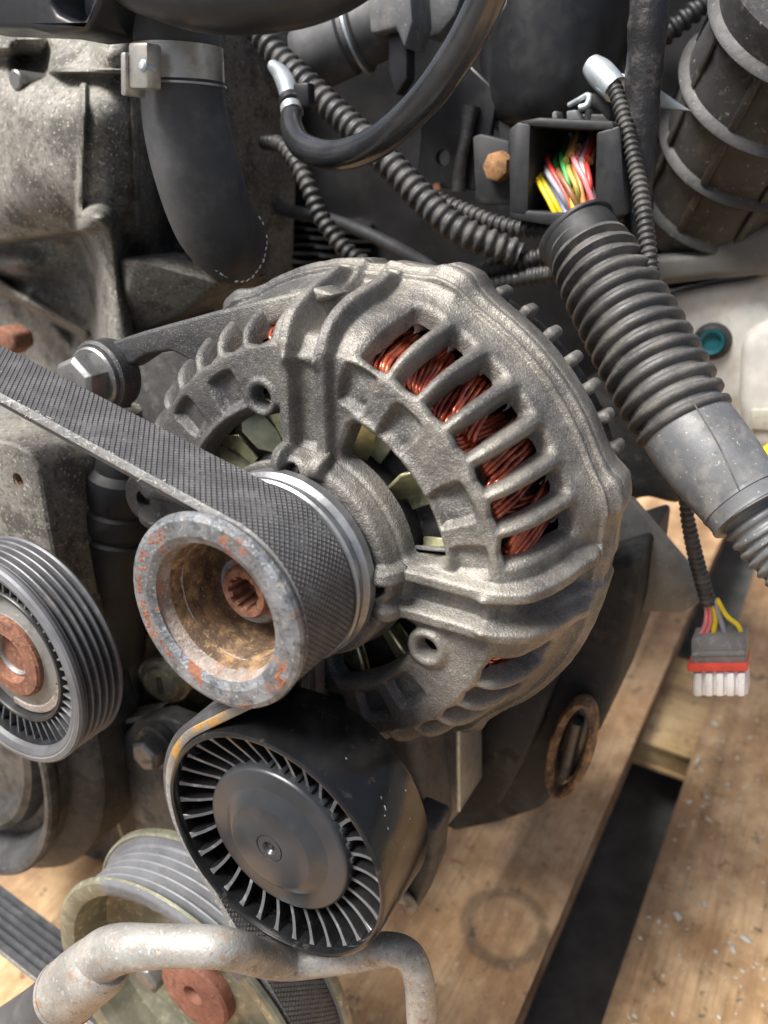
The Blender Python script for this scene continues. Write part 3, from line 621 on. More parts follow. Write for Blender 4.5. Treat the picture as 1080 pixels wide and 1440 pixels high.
def belt():
    B0, B1 = 4.0, 26.0; HT = 4.6                       # front and rear edge, thickness
    # centre of the back face: circle radii measured to the back (outer) face
    ra = 27.1
    pts = []
    d_in = unit([0.968, -0.25]); n_in = np.array([0.25, 0.968]); a_in = math.atan2(n_in[1], n_in[0])
    c0 = np.array([0., 0.]); c1 = np.array(PUL_IDLER); c2 = np.array(PUL_LOW)
    r1 = R_IDLER + 0.3; r2 = R_LOW - 1.5
    def cross(ca, r_a, cb, r_b):
        dv = cb - ca; D = np.linalg.norm(dv); base = math.atan2(dv[1], dv[0]); return base, math.asin((r_a + r_b) / D)
    start = c0 + n_in * ra - d_in * 150
    pts += [start + d_in * s for s in np.linspace(0, 150, 60, endpoint=False)]
    b, off = cross(c0, ra, c1, r1); dirn = b - off                    # leaves down and to the left
    th_out = dirn + math.pi / 2
    while th_out > a_in: th_out -= 2 * math.pi
    pts += [c0 + ra * np.array([math.cos(t), math.sin(t)]) for t in np.linspace(a_in, th_out, 90)]
    th1 = dirn - math.pi / 2
    b2, off2 = cross(c1, r1, c2, r2); dir2 = b2 + off2
    th1b = dir2 - math.pi / 2
    while th1b < th1: th1b += 2 * math.pi
    while th1b - th1 > 2 * math.pi: th1b -= 2 * math.pi
    pA = pts[-1]; pB = c1 + r1 * np.array([math.cos(th1), math.sin(th1)])
    pts += [pA + (pB - pA) * t for t in np.linspace(0.05, 0.95, 16)]
    k_st0 = len(pts) - 22
    pts += [c1 + r1 * np.array([math.cos(t), math.sin(t)]) for t in np.linspace(th1, th1b, 50)]
    k_st1 = len(pts) - 25
    th2 = dir2 + math.pi / 2
    pA = pts[-1]; pB = c2 + r2 * np.array([math.cos(th2), math.sin(th2)])
    pts += [pA + (pB - pA) * t for t in np.linspace(0.04, 0.96, 20)]
    d_out = unit([-0.992, 0.125]); th3 = math.atan2(d_out[1], d_out[0]) + math.pi / 2
    while th3 > th2: th3 -= 2 * math.pi
    while th2 - th3 > 2 * math.pi: th3 += 2 * math.pi
    pts += [c2 + r2 * np.array([math.cos(t), math.sin(t)]) for t in np.linspace(th2, th3, 110)]
    e = pts[-1]; pts += [e + d_out * s for s in np.linspace(1.5, 190, 60)]
    pts = np.array(pts); n = len(pts)
    T = np.gradient(pts, axis=0); T /= np.linalg.norm(T, axis=1)[:, None]
    Nn = np.stack([-T[:, 1], T[:, 0]], 1)               # towards the back face (left of travel)
    s = np.concatenate([[0], np.cumsum(np.linalg.norm(np.diff(pts, axis=0), axis=1))])
    # section: (across y, height below back face); back face first, then the ribs
    sec = [(B0 + 0.25, 0.0)] + [(y, 0.0) for y in np.linspace(B0 + 2, B1 - 2, 7)] + [(B1 - 0.25, 0.0), (B1, 0.3), (B1, 2.6)]
    for k in range(6):
        y = B1 - 0.15 - 3.62 * k; sec += [(y, 2.9), (y - 0.75, HT), (y - 2.6, HT), (y - 3.3, 2.7)]
    sec += [(B0, 2.6), (B0, 0.3)]
    m = len(sec); nb = 8
    V = np.array([[(p[0] - nn[0] * hgt, y, p[1] - nn[1] * hgt) for (y, hgt) in sec] for p, nn in zip(pts, Nn)])
    root = thing('drive_belt', (*[pts[n // 2][0]], 15, pts[n // 2][1]), 'black ribbed rubber drive belt with diamond textured back wrapped round the rusty pulley', 'belt')
    def strip(cols, name, mat, rows=(0, n)):
        mb = MB(); A = V[rows[0]:rows[1]][:, cols]; mm = len(cols); nn_ = A.shape[0]
        fs = [(i * mm + j, i * mm + j + 1, (i + 1) * mm + j + 1, (i + 1) * mm + j) for i in range(nn_ - 1) for j in range(mm - 1)]
        ss = s[rows[0]:rows[1]]; yy = [sec[c][0] for c in cols]
        uv = [[(ss[i], yy[j]), (ss[i], yy[j + 1]), (ss[i + 1], yy[j + 1]), (ss[i + 1], yy[j])] for i in range(nn_ - 1) for j in range(mm - 1)]
        return mb.add(A.reshape(-1, 3), fs, uv).build(name, mat, root, 45)
    strip(list(range(0, 9)), 'back_face', 'belt_rubber')
    strip(list(range(8, m - 2)), 'rib_face', 'belt_rib')
    fr = [m - 3, m - 2, m - 1, 0]
    strip(fr, 'front_edge', 'belt_edge', (0, k_st0 + 1)); strip(fr, 'stained_edge', 'belt_stained', (k_st0, k_st1 + 1)); strip(fr, 'front_edge', 'belt_edge', (k_st1, n))
    # frayed cord along the front edge of the upper strand
    mb = MB()
    for i in range(230):
        k = random.randint(2, 62); p = V[k, 0] + np.array([random.uniform(-1, 1), random.uniform(-0.5, 0.5), random.uniform(-2.0, 0.2)])
        d = np.array([random.uniform(-1, 1), random.uniform(-1.0, 0.1), random.uniform(-0.5, 0.8)]); d = d / np.linalg.norm(d) * random.uniform(0.6, 1.9)
        tube([p, p + d * 0.5 + RNG.normal(size=3) * 0.15, p + d], 0.07, 3, 0.8, mb=mb, caps=False)
    fz = mb.build('frayed_fibres', 'wire_white', root, None); fz['kind'] = 'stuff'
belt()
# ------------------------------------------------------------------ smooth plastic idler
def idler():
    c = PUL_IDLER
    t = thing('idler_pulley', (c[0], 16, c[1] - 38), 'smooth black plastic idler pulley with radial ribs and a round cap below the alternator', 'pulley')
    lathe([(36.3, 9.0), (36.3, 3.2), (36.6, 2.5), (37.2, 2.3), (38.0, 2.7), (38.25, 3.6), (38.3, 27.8), (37.8, 28.8), (37.0, 29.0), (35.6, 29.0), (35.6, 9.0)], c, 180).build('rim', 'idler_plastic', t, 40)
    lathe([(35.7, 9.0), (35.7, 24.0), (22.0, 24.0), (22.0, 12)], c, 120).build('web', 'idler_plastic', t, 40)
    cap = lathe([(24.4, 22), (24.4, 7.0), (24.0, 5.9), (23.2, 5.6), (18.4, 5.6), (17.9, 5.45), (14.1, 2.6), (13.4, 2.4), (4.6, 2.4), (4.5, 2.7), (4.2, 2.7), (4.1, 2.4), (2.3, 2.4), (2.0, 2.8), (1.6, 3.5), (0.9, 3.6), (0.7, 3.1), (0.0, 3.0)], c, 140).build('cap', 'idler_face', t, 50)
    # snap lugs on the cap's shoulder
    for k in range(9):
        a = rad(8 + 11 * k); er = np.array([math.cos(a), 0, math.sin(a)]); et = np.array([-math.sin(a), 0, math.cos(a)])
        box(np.array([c[0], 9.2, c[1]]) + er * 24.7, (1.6, 3.6, 1.0), 0.25, (et, (0, 1, 0), er)).build('snap_lug', 'idler_face', cap, 40)
    N = 33
    for k in range(N):
        a = rad(360 * k / N + 3)
        mb = MB(); m = 9
        V = []
        for u in np.linspace(0, 1, m):
            r = 24.0 + 12.1 * u; an = a + 0.10 * (u - 0.5) + 0.03 * math.sin(3 * u)
            w = 0.72 + 0.5 * max(0, (u - 0.8) / 0.2) ** 2 + 0.3 * max(0, (0.15 - u) / 0.15)
            er = np.array([math.cos(an), 0, math.sin(an)]); et = np.array([-math.sin(an), 0, math.cos(an)])
            y0 = 8.6 - 4.0 * u ** 1.3
            o = np.array([c[0], 0, c[1]]) + er * r
            V += [o + et * w + [0, 24, 0], o + et * w + [0, y0 + 0.35, 0], o + et * w * 0.75 + [0, y0, 0], o - et * w * 0.75 + [0, y0, 0], o - et * w + [0, y0 + 0.35, 0], o - et * w + [0, 24, 0]]
        fs = [(i * 6 + j, i * 6 + j + 1, (i + 1) * 6 + j + 1, (i + 1) * 6 + j) for i in range(m - 1) for j in range(5)]
        mi = [1 if j == 2 else 0 for i in range(m - 1) for j in range(5)]
        mb.add(V, fs).build('rib', 'idler_plastic', t, 40, mats=['rib_edge'], midx=mi)
    # scratches gouged in the running face
    for k in range(8):
        a = rad(random.uniform(8, 62)); y = random.uniform(9, 26); L = random.choice([0.4, 0.6, 0.9, 1.4, 4.0]); mb = MB(); pts = []
        for u in np.linspace(0, 1, 5):
            an = a + u * L / 38.3 * random.choice([0.9, 1.0]); pts.append((c[0] + 38.3 * math.cos(an), y + u * L * 0.35, c[1] + 38.3 * math.sin(an)))
        tube(pts, random.uniform(0.05, 0.16), 5, 0.4, mb=mb).build('scratch', 'wire_grey', t, None)
    return t
idler()

# ------------------------------------------------------------------ grooved idler at the left
def grooved_idler():
    c = (-97.2, -47.0)
    t = thing('grooved_pulley', (c[0], 8, c[1] - 39), 'grooved black pulley with a rusty bolted hub cut off by the left edge', 'pulley')
    g = [(33.2, 2.6), (33.8, 1.0), (35.5, 0.0), (37.6, 0.0), (38.6, 0.9), (38.8, 2.4), (38.5, 3.4)]
    for k in range(5): y = 3.5 + 2.85 * k; g += [(38.6, y), (36.3, y + 0.75), (36.2, y + 1.3), (38.4, y + 1.95), (38.7, y + 2.3)]
    g += [(38.9, 17.6), (38.4, 18.5), (33, 18.5)]
    lathe(g, c, 180).build('rim', 'groove_paint', t, 30)
    lathe([(36.2, 0.0), (36.6, -0.25), (38.3, 0.2), (38.95, 1.0), (38.95, 2.2)], c, 160).build('rim_edge', 'groove_worn', t, 25)
    lathe([(33.3, 2.4), (33.3, 14), (24, 14), (24, 8)], c, 120).build('web', 'black_plastic', t, 40)
    for k in range(48):
        a = rad(7.5 * k); er = np.array([math.cos(a), 0, math.sin(a)]); et = np.array([-math.sin(a), 0, math.cos(a)])
        box(np.array([c[0], 8.2, c[1]]) + er * 29.3, (0.75, 6.4, 8.4), 0.15, (et, (0, 1, 0), er), None, 1).build('rib', 'rib_edge', t, 40)
    lathe([(25.6, 14), (25.6, 5.2), (25.0, 4.4), (24.0, 4.4), (23.6, 5.2), (23.6, 8)], c, 100).build('seal_ring', 'black_plastic', t, 40)
    lathe([(23.6, 7.6), (22.2, 7.2), (15.8, 6.4), (15.4, 6.0)], c, 100).build('bearing_shield', 'bracket_grey', t, 40)
    lathe([(23.2, 7.3), (22.8, 6.7), (20.4, 6.4), (20.0, 6.9)], c, 60, None, 255, 345).build('rust_band', 'rust_lip', t, 40)
    h = lathe([(15.4, 8), (15.2, 4.6), (14.4, 3.8), (9.5, 3.4), (9.0, 4.2), (8.4, 7.4), (0, 7.6)], c, 90).build('hub_washer', 'rust_nut', t, 40)
    lathe([(8.5, 6.4), (7.6, 6.0), (7.0, 6.6), (6.8, 8)], c, 48).build('bolt_ring', 'bracket_grey', h, 40)
grooved_idler()

# ------------------------------------------------------------------ lower pulley, olive passivated
def lower_pulley():
    c = PUL_LOW
    t = thing('lower_pulley', (c[0], 13, c[1] - 60), 'olive plated grooved pulley with red oxide centre washer behind the bent pipe', 'pulley')
    g = [(51.5, 5), (52.5, 1.2), (55.0, 0.0), (58.6, 0.0), (59.6, 0.8), (59.9, 2.0)]
    rim = lathe(g + [(59.4, 2.6), (57.5, 3.2)], c, 160).build('rim', 'olive_zinc', t, 35)
    g = [(57.5, 3.2)]
    for k in range(5): y = 3.4 + 3.7 * k; g += [(57.2, y), (54.9, y + 0.9), (54.8, y + 1.9), (57.0, y + 2.9), (57.3, y + 3.4)]
    g += [(57.5, 22.2), (60.6, 23.2), (61.2, 24.2), (61.2, 26), (60.5, 26.6), (50, 26.8)]
    lathe(g, c, 180).build('groove_band', 'groove_worn', t, 30)
    lathe([(51.5, 5), (50.8, 16), (47, 19), (30, 20), (22, 16), (14, 15.5), (0, 15.5)], c, 120).build('dish', 'olive_zinc', t, 40)
    lathe([(60.6, 22.8), (61.6, 23.4), (61.8, 25.8), (60.8, 26.8)], c, 150).build('rear_lip', 'olive_zinc', t, 40)
    w = lathe([(16.2, 15.6), (16.2, 11.2), (15.2, 10.2), (4.4, 10.2), (3.8, 11), (3.0, 13.2), (0, 13.6)], c, 72).build('centre_washer', 'red_oxide', t, 40)
    for k in range(3):
        a = rad(200 + 120 * k); hex_bolt('hub_bolt', t, (c[0] + 27 * math.cos(a), c[1] + 27 * math.sin(a)), 9.5, 11, 7, 'bolt_steel', 8.2, 15 + 20 * k, 'olive_zinc', 1.6)
    # chipped plating with torn rubber on the rim
    n, m = 60, 14; a = np.linspace(rad(52), rad(118), n)[:, None]; u = np.linspace(0, 1, m)[None]
    r = 52.6 + u * 7.6 + 1.2 * (vnoise(a * 30, u * 3, 4)) * (u < 0.3); y = np.interp(r, [51, 52.5, 55, 58.6, 60.2, 61], [3, 1.2, 0, 0, 1.2, 3.0]) - 0.5 - 0.8 * np.abs(fbm(a * 28, u * 3.2, 5)) * np.minimum(1, np.minimum(np.arange(n), n - 1 - np.arange(n))[:, None] / 6.0)
    V = np.stack([c[0] + r * np.cos(a), y, c[1] + r * np.sin(a)], -1)
    grid_mesh(V).build('torn_rubber', 'groove_worn', t, None)
lower_pulley()

# ------------------------------------------------------------------ crank damper, lower left
def damper():
    c = (-212.0, -122.0); Y = 22
    t = thing('crank_damper', (c[0], Y + 20, c[1] - 94), 'dull grey flanged crankshaft pulley below the grooved pulley at the left edge', 'pulley')
    lathe([(20, Y + 18), (54, Y + 17), (62, Y + 15), (66, Y + 8), (70, Y + 6.5), (73, Y + 8), (75, Y + 15), (80, Y + 16), (84, Y + 10), (86.5, Y + 4), (89.5, Y + 1.0), (92, Y + 0.6), (93.2, Y + 1.6), (93.6, Y + 4), (93, Y + 6), (91, Y + 8), (91, Y + 20)], c, 180).build('flange', 'steel_dark', t, 35)
    lathe([(91, Y + 12), (101, Y + 16), (104, Y + 20), (104, Y + 42), (100, Y + 46), (40, Y + 46)], c, 160).build('inertia_ring', 'dark_cast', t, 35)
damper()
# ------------------------------------------------------------------ ground and pallet (world frame, m)
def wood_material(name, ang, c_dark, c_light, stain=None, seed=0.0):
    t = NT(name)
    mp = t.n('ShaderNodeMapping'); mp.inputs['Rotation'].default_value = (0, 0, -ang); mp.inputs['Location'].default_value = (seed, seed * 0.7, 0)
    t.l(t.co, mp.inputs[0]); t.co = mp.outputs[0]      # x runs along the board, mm
    grain = t.noise(30, 6, 0.7, (0.06, 1.6, 1.6), 0.3); fine = t.noise(3, 4, 0.6, (0.10, 1.5, 1.5)); blot = t.noise(45, 5, 0.65); chips = t.noise(7, 3, 0.6, (0.5, 1, 1))
    c = t.mix(t.ramp(blot, 0.34, 0.68), c_dark, c_light)
    c = t.mix(t.math('MULTIPLY', t.ramp(grain, 0.46, 0.66), 0.5), c, tuple(v * 0.45 for v in c_dark[:3]) + (1,))
    c = t.mix(t.math('MULTIPLY', t.ramp(fine, 0.48, 0.70), 0.35), c, (0.20, 0.10, 0.045, 1))
    c = t.mix(t.math('MULTIPLY', t.ramp(chips, 0.60, 0.72), 0.7), c, (0.60, 0.43, 0.26, 1))
    c = t.mix(t.math('MULTIPLY', t.ramp(t.noise(8, 5, 0.72), 0.575, 0.66), 0.7), c, (0.055, 0.04, 0.028, 1))
    c = t.mix(t.math('MULTIPLY', t.ramp(t.noise(1.6, 2), 0.69, 0.74), 0.8), c, (0.75, 0.62, 0.45, 1))
    c = t.mix(t.math('MULTIPLY', t.ramp(t.noise(75, 5), 0.50, 0.66), 0.6), c, (0.20, 0.11, 0.055, 1))
    if stain:
        for (sx, sy, r, w, amt) in stain:              # ring or blot of old oil soaked into the board
            vm = t.n('ShaderNodeVectorMath', operation='DISTANCE'); t.l(t.tc.outputs['Object'], vm.inputs[0]); vm.inputs[1].default_value = (sx, sy, PALLET_TOP)
            d = t.math('ABSOLUTE', t.math('SUBTRACT', t.math('MULTIPLY_ADD', t.noise(14, 3), 0.006, vm.outputs['Value']), r + 0.003))
            k = t.ramp(d, w, w * 0.25)
            k = t.math('MULTIPLY', k, t.math('MULTIPLY', t.ramp(t.noise(24, 3), 0.32, 0.52), amt))
            c = t.mix(k, c, (0.035, 0.030, 0.028, 1))
    n = t.bump(grain, 0.6); n = t.bump(chips, 0.7, 1.0, n)
    t.set(c, 0.75, 0.0, n)
def ground_and_pallet():
    mb = MB(); mb.add([(-40, -40, 0), (40, -40, 0), (40, 40, 0), (-40, 40, 0)], [(0, 1, 2, 3)])
    g = mb.build('ground', 'asphalt', None, None, True); g['kind'] = 'structure'; g['label'] = 'dark tarmac ground under the pallet'
    zt = PALLET_TOP
    a, b = G(960, 870, zt), G(735, 1420, zt); a2, b2 = G(1000, 985, zt), G(835, 1440, zt)
    d = unit(unit(a - b)[:2] + unit(a2 - b2)[:2]); d3 = np.array([d[0], d[1], 0]); s3 = np.array([d[1], -d[0], 0])   # along the boards, to the right
    ang = math.atan2(d[1], d[0])
    m1 = (a + b) / 2 - s3 * 0.001; m2 = (a2 + b2) / 2 + s3 * 0.004
    gap = (m2 - m1) @ s3
    ring = G(710, 1303, zt); st2 = G(690, 1140, zt); st3 = G(60, 1240, zt)
    wood_material('wood_stained', ang, (0.36, 0.205, 0.095, 1), (0.66, 0.44, 0.24, 1), [(ring[0], ring[1], 0.021, 0.0055, 0.5), (st2[0], st2[1], 0.006, 0.012, 0.7), (st3[0], st3[1], 0.004, 0.016, 0.9)], 3)
    wood_material('wood_chipped', ang, (0.36, 0.21, 0.095, 1), (0.70, 0.48, 0.265, 1), None, 170)
    wood_material('wood_raw', ang + 1.57, (0.58, 0.40, 0.19, 1), (0.72, 0.54, 0.29, 1), None, 40)
    root = bpy.data.objects.new('wooden_pallet', None); COL.objects.link(root); root.empty_display_size = 0.05
    root.matrix_world = Matrix.Translation(Vector((m1[0], m1[1], 0)))
    tag(root, 'weathered wooden pallet of wide brown boards carrying the engine', 'pallet')
    def board(name, o, w0, w1, l0, l1, z0, z1, mat, ex=d3, ey=s3):
        bm = bmesh.new(); bmesh.ops.create_cube(bm, size=1)
        for v in bm.verts:
            p = o + ex * (l0 if v.co.x < 0 else l1) + ey * (w0 if v.co.y < 0 else w1); v.co = (p[0], p[1], z0 if v.co.z < 0 else z1)
        bmesh.ops.bevel(bm, geom=bm.edges[:], offset=0.0022, segments=2, affect='EDGES')
        bmesh.ops.recalc_face_normals(bm, faces=bm.faces)
        m_ = MB(); bm.verts.index_update(); m_.add([v.co[:] for v in bm.verts], [[v.index for v in f.verts] for f in bm.faces]); bm.free()
        return m_.build(name, mat, root, 40, True)
    board('deck_board', m1, -0.205, 0.0, -0.62, 0.58, zt - 0.021, zt, 'wood_stained')
    board('deck_board', m1, -0.375, -0.212, -0.62, 0.58, zt - 0.021, zt - 0.001, 'wood_chipped')
    board('deck_board', m1, -0.62, -0.40, -0.62, 0.58, zt - 0.021, zt - 0.001, 'wood_stained')
    board('deck_board', m2, 0.0, 0.215, -0.62, 0.58, zt - 0.021, zt, 'wood_chipped')
    board('deck_board', m2, 0.24, 0.42, -0.62, 0.58, zt - 0.021, zt - 0.001, 'wood_chipped')
    zc = zt - 0.0225; cr = G(905, 1043, zc); l = (cr - m1) @ d3
    board('stringer_board', m1, -0.62, 0.62, l, l + 0.10, zc - 0.02, zc, 'wood_raw'); board('stringer_board', m1, -0.62, 0.62, l - 0.60, l - 0.50, zc - 0.02, zc, 'wood_raw')
    for w in (-0.5, -0.12, 0.5):
        for q in (l + 0.005, l - 0.595): board('pallet_block', m1, w - 0.07, w + 0.07, q, q + 0.088, 0.001, zc - 0.0205, 'wood_raw')
    # splinters and sawdust lying on the right-hand board
    mb = MB()
    for i in range(380):
        p = m2 + s3 * abs(random.gauss(0.05, 0.05)) + d3 * random.uniform(-0.32, 0.16); p[2] = zt + 0.0005
        L = random.uniform(0.0004, 0.0013) * (2.2 if random.random() < 0.12 else 1); a_ = random.uniform(0, 6.28); e1 = np.array([math.cos(a_), math.sin(a_), 0]) * L; e2 = np.array([-math.sin(a_), math.cos(a_), 0]) * L * random.uniform(0.25, 0.7); up = np.array([0, 0, random.uniform(0.0004, 0.0012)])
        V = [p - e1 - e2, p + e1 - e2, p + e1 + e2, p - e1 + e2]; V = V + [q + up for q in V]
        mb.add(V, [(0, 1, 2, 3), (4, 7, 6, 5), (0, 4, 5, 1), (1, 5, 6, 2), (2, 6, 7, 3), (3, 7, 4, 0)])
    o = mb.build('sawdust', 'insulator_paper', None, None, True); tag(o, 'pale wood splinters scattered over the pallet board', 'sawdust', kind='stuff')
    return d3, s3
ground_and_pallet()
# ------------------------------------------------------------------ engine castings round the alternator
ENG = thing('engine_block', tuple(P(80, 700, 150)), 'dirty grey cast engine block filling the left side behind the belt', 'engine')
def relief(name, x0, x1, y0, y1, Yf, mat, parent, nx=120, ny=120, skirt=50, angle=40):
    """casting whose front surface lies at Y = Yf(x, y) over a patch of the view, closed by walls running back"""
    xs = np.linspace(x0, x1, nx); ys = np.linspace(y0, y1, ny); X, Yp = np.meshgrid(xs, ys, indexing='ij')
    D = Yf(X, Yp); V = np.zeros((nx, ny, 3))
    dx = (X - 540) / F; dy = -(Yp - 720) / F
    d = np.stack([dx, dy, -np.ones_like(dx)], -1) @ R_EC
    V = CAM_E + ((D - CAM_E[1]) / d[..., 1])[..., None] * d
    ctr = V.reshape(-1, 3).mean(0)
    mb = grid_mesh(V)
    for e in (V[0], V[-1], V[:, 0], V[:, -1]):
        e2 = e + np.array([0, skirt, 0]); n = len(e)
        mb.add(np.concatenate([e, e2]), [(i, i + 1, n + i + 1, n + i) for i in range(n - 1)])
    return mb.build(name, mat, parent, angle)
def ridge(X, Y, a, b, w, h, p=2):
    a = np.array(a, float); b = np.array(b, float); L = b - a; t = np.clip(((X - a[0]) * L[0] + (Y - a[1]) * L[1]) / (L @ L), 0, 1)
    dd = np.hypot(X - a[0] - t * L[0], Y - a[1] - t * L[1]); return -h * np.exp(-(dd / w) ** p)
def blob(X, Y, cx, cy, wx, wy, h, p=2): return -h * np.exp(-(np.abs((X - cx) / wx) ** p + np.abs((Y - cy) / wy) ** p))

def upper_casting(X, Y):
    D = 128 + 0 * X
    D += blob(X, Y, 90, 215, 140, 130, 34, 4)                     # the big barrel
    D += 16 * np.clip((X - 120) / 130, 0, 1) ** 2 * 1.6
    D += blob(X, Y, 165, 35, 34, 60, 18, 4)                       # pillar under the cover
    D += ridge(X, Y, (-40, 60), (52, 62), 16, 16, 4)
    D -= 9 * (1 - sstep(Y, 99, 105)) * sstep(X, 66, 72) * (1 - sstep(X, 200, 206)); D += ridge(X, Y, (72, 101), (196, 101), 4, 3, 4)
    D += ridge(X, Y, (118, 120), (112, 300), 5, 3.5, 4) + ridge(X, Y, (186, 118), (196, 320), 4, 3.0, 4)
    D += blob(X, Y, 45, 85, 26, 26, -14, 4)                       # dark hollow
    D += 24 * sstep(Y, 318 + 0.12 * (150 - X), 328 + 0.12 * (150 - X)) * sstep(-X, -165, -120)
    D += blob(X, Y, 20, 372, 60, 22, 20, 2)
    D += ridge(X, Y, (138, 318), (172, 500), 26, 24, 4)
    D += ridge(X, Y, (-20, 388), (118, 470), 6, 14, 4)
    D += 26 * sstep(Y, 405 + 0.52 * X, 416 + 0.52 * X) * sstep(-X, -135, -100)
    D += ridge(X, Y, (40, 420), (120, 520), 12, 8)
    D += ridge(X, Y, (235, 90), (250, 340), 26, -22)
    D += 2.0 * fbm(X / 80, Y / 80, 4, 2)
    return D
relief('upper_casting', -90, 302, 12, 560, upper_casting, 'engine_cast', ENG, 190, 230, 60)
# the sharp web standing out of the casting
mb = MB(); q = [P(165, 362, 112), P(190, 366, 102), P(306, 398, 118), P(252, 442, 128), P(190, 470, 124), P(170, 440, 118)]; bk = [p + np.array([0, 34, 0]) for p in q]
bevelled(q + bk, [(0, 1, 5), (1, 2, 3), (1, 3, 4, 5), (6, 11, 10, 9, 8, 7)] + [(i, i + 6, (i + 1) % 6 + 6, (i + 1) % 6) for i in range(6)], 1.4, 3, mb)
mb.build('casting_web', 'engine_cast', ENG, 35)
lathe([(3.6, 30), (3.6, 0.6), (3.0, 0), (0, 0)], axis=(P(20, 112, 100), (0, 1, 0)), n=24).build('core_plug', 'bolt_steel', ENG)
prism(pxpoly([(-30, 470), (0, 458), (18, 470), (22, 490), (10, 500), (-30, 505)], 118), 118, 130, 2.0, 3).build('red_spacer', 'rust_nut', ENG)
# front block with the threaded hole
blk = prism(pxpoly([(-90, 605), (14, 622), (42, 636), (54, 660), (68, 745), (84, 830), (96, 900), (-90, 900)], 36), 36, 88, 2.4, 3)
bo = blk.build('front_boss', 'engine_cast', ENG, 35)
hp = P(25, 675, 36); cut(bo, lathe([(0, -5), (2.7, -5), (2.7, 14), (0, 14)], axis=((hp[0], 36, hp[2]), (0, 1, 0)), n=32).build('cutter', 'dark_cast'))
lathe([(2.69, 0.3), (2.2, 0.8), (2.65, 1.4), (2.2, 2.0), (2.65, 2.6), (2.2, 3.2), (2.65, 3.8), (2.2, 4.4), (2.65, 5), (2.2, 10), (0, 10.5)], axis=((hp[0], 36, hp[2]), (0, 1, 0)), n=32).build('threaded_hole', 'rust_cup', bo)
# stepped black housing beside it
a, b = P(172, 625, 66), P(160, 915, 66); k = depth(a) / F
L = np.linalg.norm(b - a); prof = [(30, 0.0), (34, 0.055), (36, 0.1), (47, 0.125), (48, 0.14), (48, 0.235), (45, 0.25), (45, 0.262), (50, 0.272), (51, 0.30), (51, 0.355), (47, 0.37), (47, 0.38), (52, 0.39), (52, 0.60), (49, 0.61), (49, 0.63), (50, 0.64), (49, 0.8), (50, 1.0)]
lathe([(r * k, y * L) for r, y in prof], axis=(a, b - a), n=64).build('stepped_housing', 'matt_plastic', ENG, 35)
lathe([(r * k, y * L) for r, y in [(10, -0.16), (24, -0.15), (30, -0.02), (34, 0.04)]], axis=(a, b - a), n=40).build('housing_neck', 'engine_cast', ENG, 35)

def lower_casting(X, Y):
    D = 92 + 0 * X
    D += blob(X, Y, 165, 850, 70, 40, 16, 4) + ridge(X, Y, (95, 905), (260, 890), 6, 4) + ridge(X, Y, (95, 830), (260, 815), 4, 3)
    D += blob(X, Y, 150, 1000, 60, 40, 10, 2) + ridge(X, Y, (170, 1000), (290, 1040), 16, 10) + 10 * sstep(Y, 900, 930)
    D += ridge(X, Y, (60, 1180), (160, 1040), 22, 14) + 4 * fbm(X / 40, Y / 40, 11) + 1.2 * fbm(X / 12, Y / 12, 12)
    return D
relief('timing_cover', 40, 300, 790, 1215, lower_casting, 'dark_cast', ENG, 110, 150, 50)
# plug with a slot, half hidden behind the pulley
q = P(226, 962, 72); sp = lathe([(12.0, 14), (12, 3), (11.0, 1.8), (8.5, 1.2), (8.0, 0), (7.4, -0.6), (0, -0.8)], axis=(q, (-0.25, 1, 0.05)), n=40).build('sensor_plug', 'olive_zinc', ENG, 35)
box(q + np.array([0.3, -1.0, 0]), (2.4, 1.6, 8), 0.5).build('plug_key', 'dark_cast', sp)
# tensioner bracket and its bolt
TB = prism(pxpoly([(172, 1035), (190, 1015), (225, 1008), (262, 1022), (300, 1080), (300, 1200), (196, 1190), (186, 1150)], 54), 54, 64, 1.5, 3).build('tensioner_bracket', 'steel_dark', ENG, 40)
q = P(208, 1060, 46); hex_bolt('bracket_bolt', ENG, (q[0], q[2]), 43, 12.5, 6.5, 'bolt_steel', 10.2, 25, 'steel_dark', 4)
st = [P(x, y, Y) for x, y, Y in [(215, 1008, 60), (165, 1018, 56), (140, 1036, 52), (134, 1062, 52), (150, 1110, 56), (172, 1178, 62)]]
pth, _ = resample(catmull(st, 8), 1.5); mb = MB()
for sgn in (0,):
    w = np.array([0, 11, 0]); nrm = np.gradient(pth, axis=0); nn = np.stack([nrm[:, 2], 0 * nrm[:, 0], -nrm[:, 0]], 1); nn /= np.linalg.norm(nn, axis=1)[:, None]
    n = len(pth); V = np.concatenate([pth + nn, pth - nn, pth - nn + w, pth + nn + w])
    mb.add(V, [(k_ * n + i, k_ * n + i + 1, ((k_ + 1) % 4) * n + i + 1, ((k_ + 1) % 4) * n + i) for k_ in range(4) for i in range(n - 1)])
mb.build('bent_strip', 'bracket_grey', ENG, 35)

layered('sump_paint', (0.03, 0.031, 0.031, 1), [((0.08, 0.08, 0.077, 1), 12, 0.5, 0.7, 0.6), ((0.012, 0.012, 0.012, 1), 16, 0.5, 0.65, 0.7)], 0.72, 0.0, ((4, 0.2, 3),), spec=0.3)
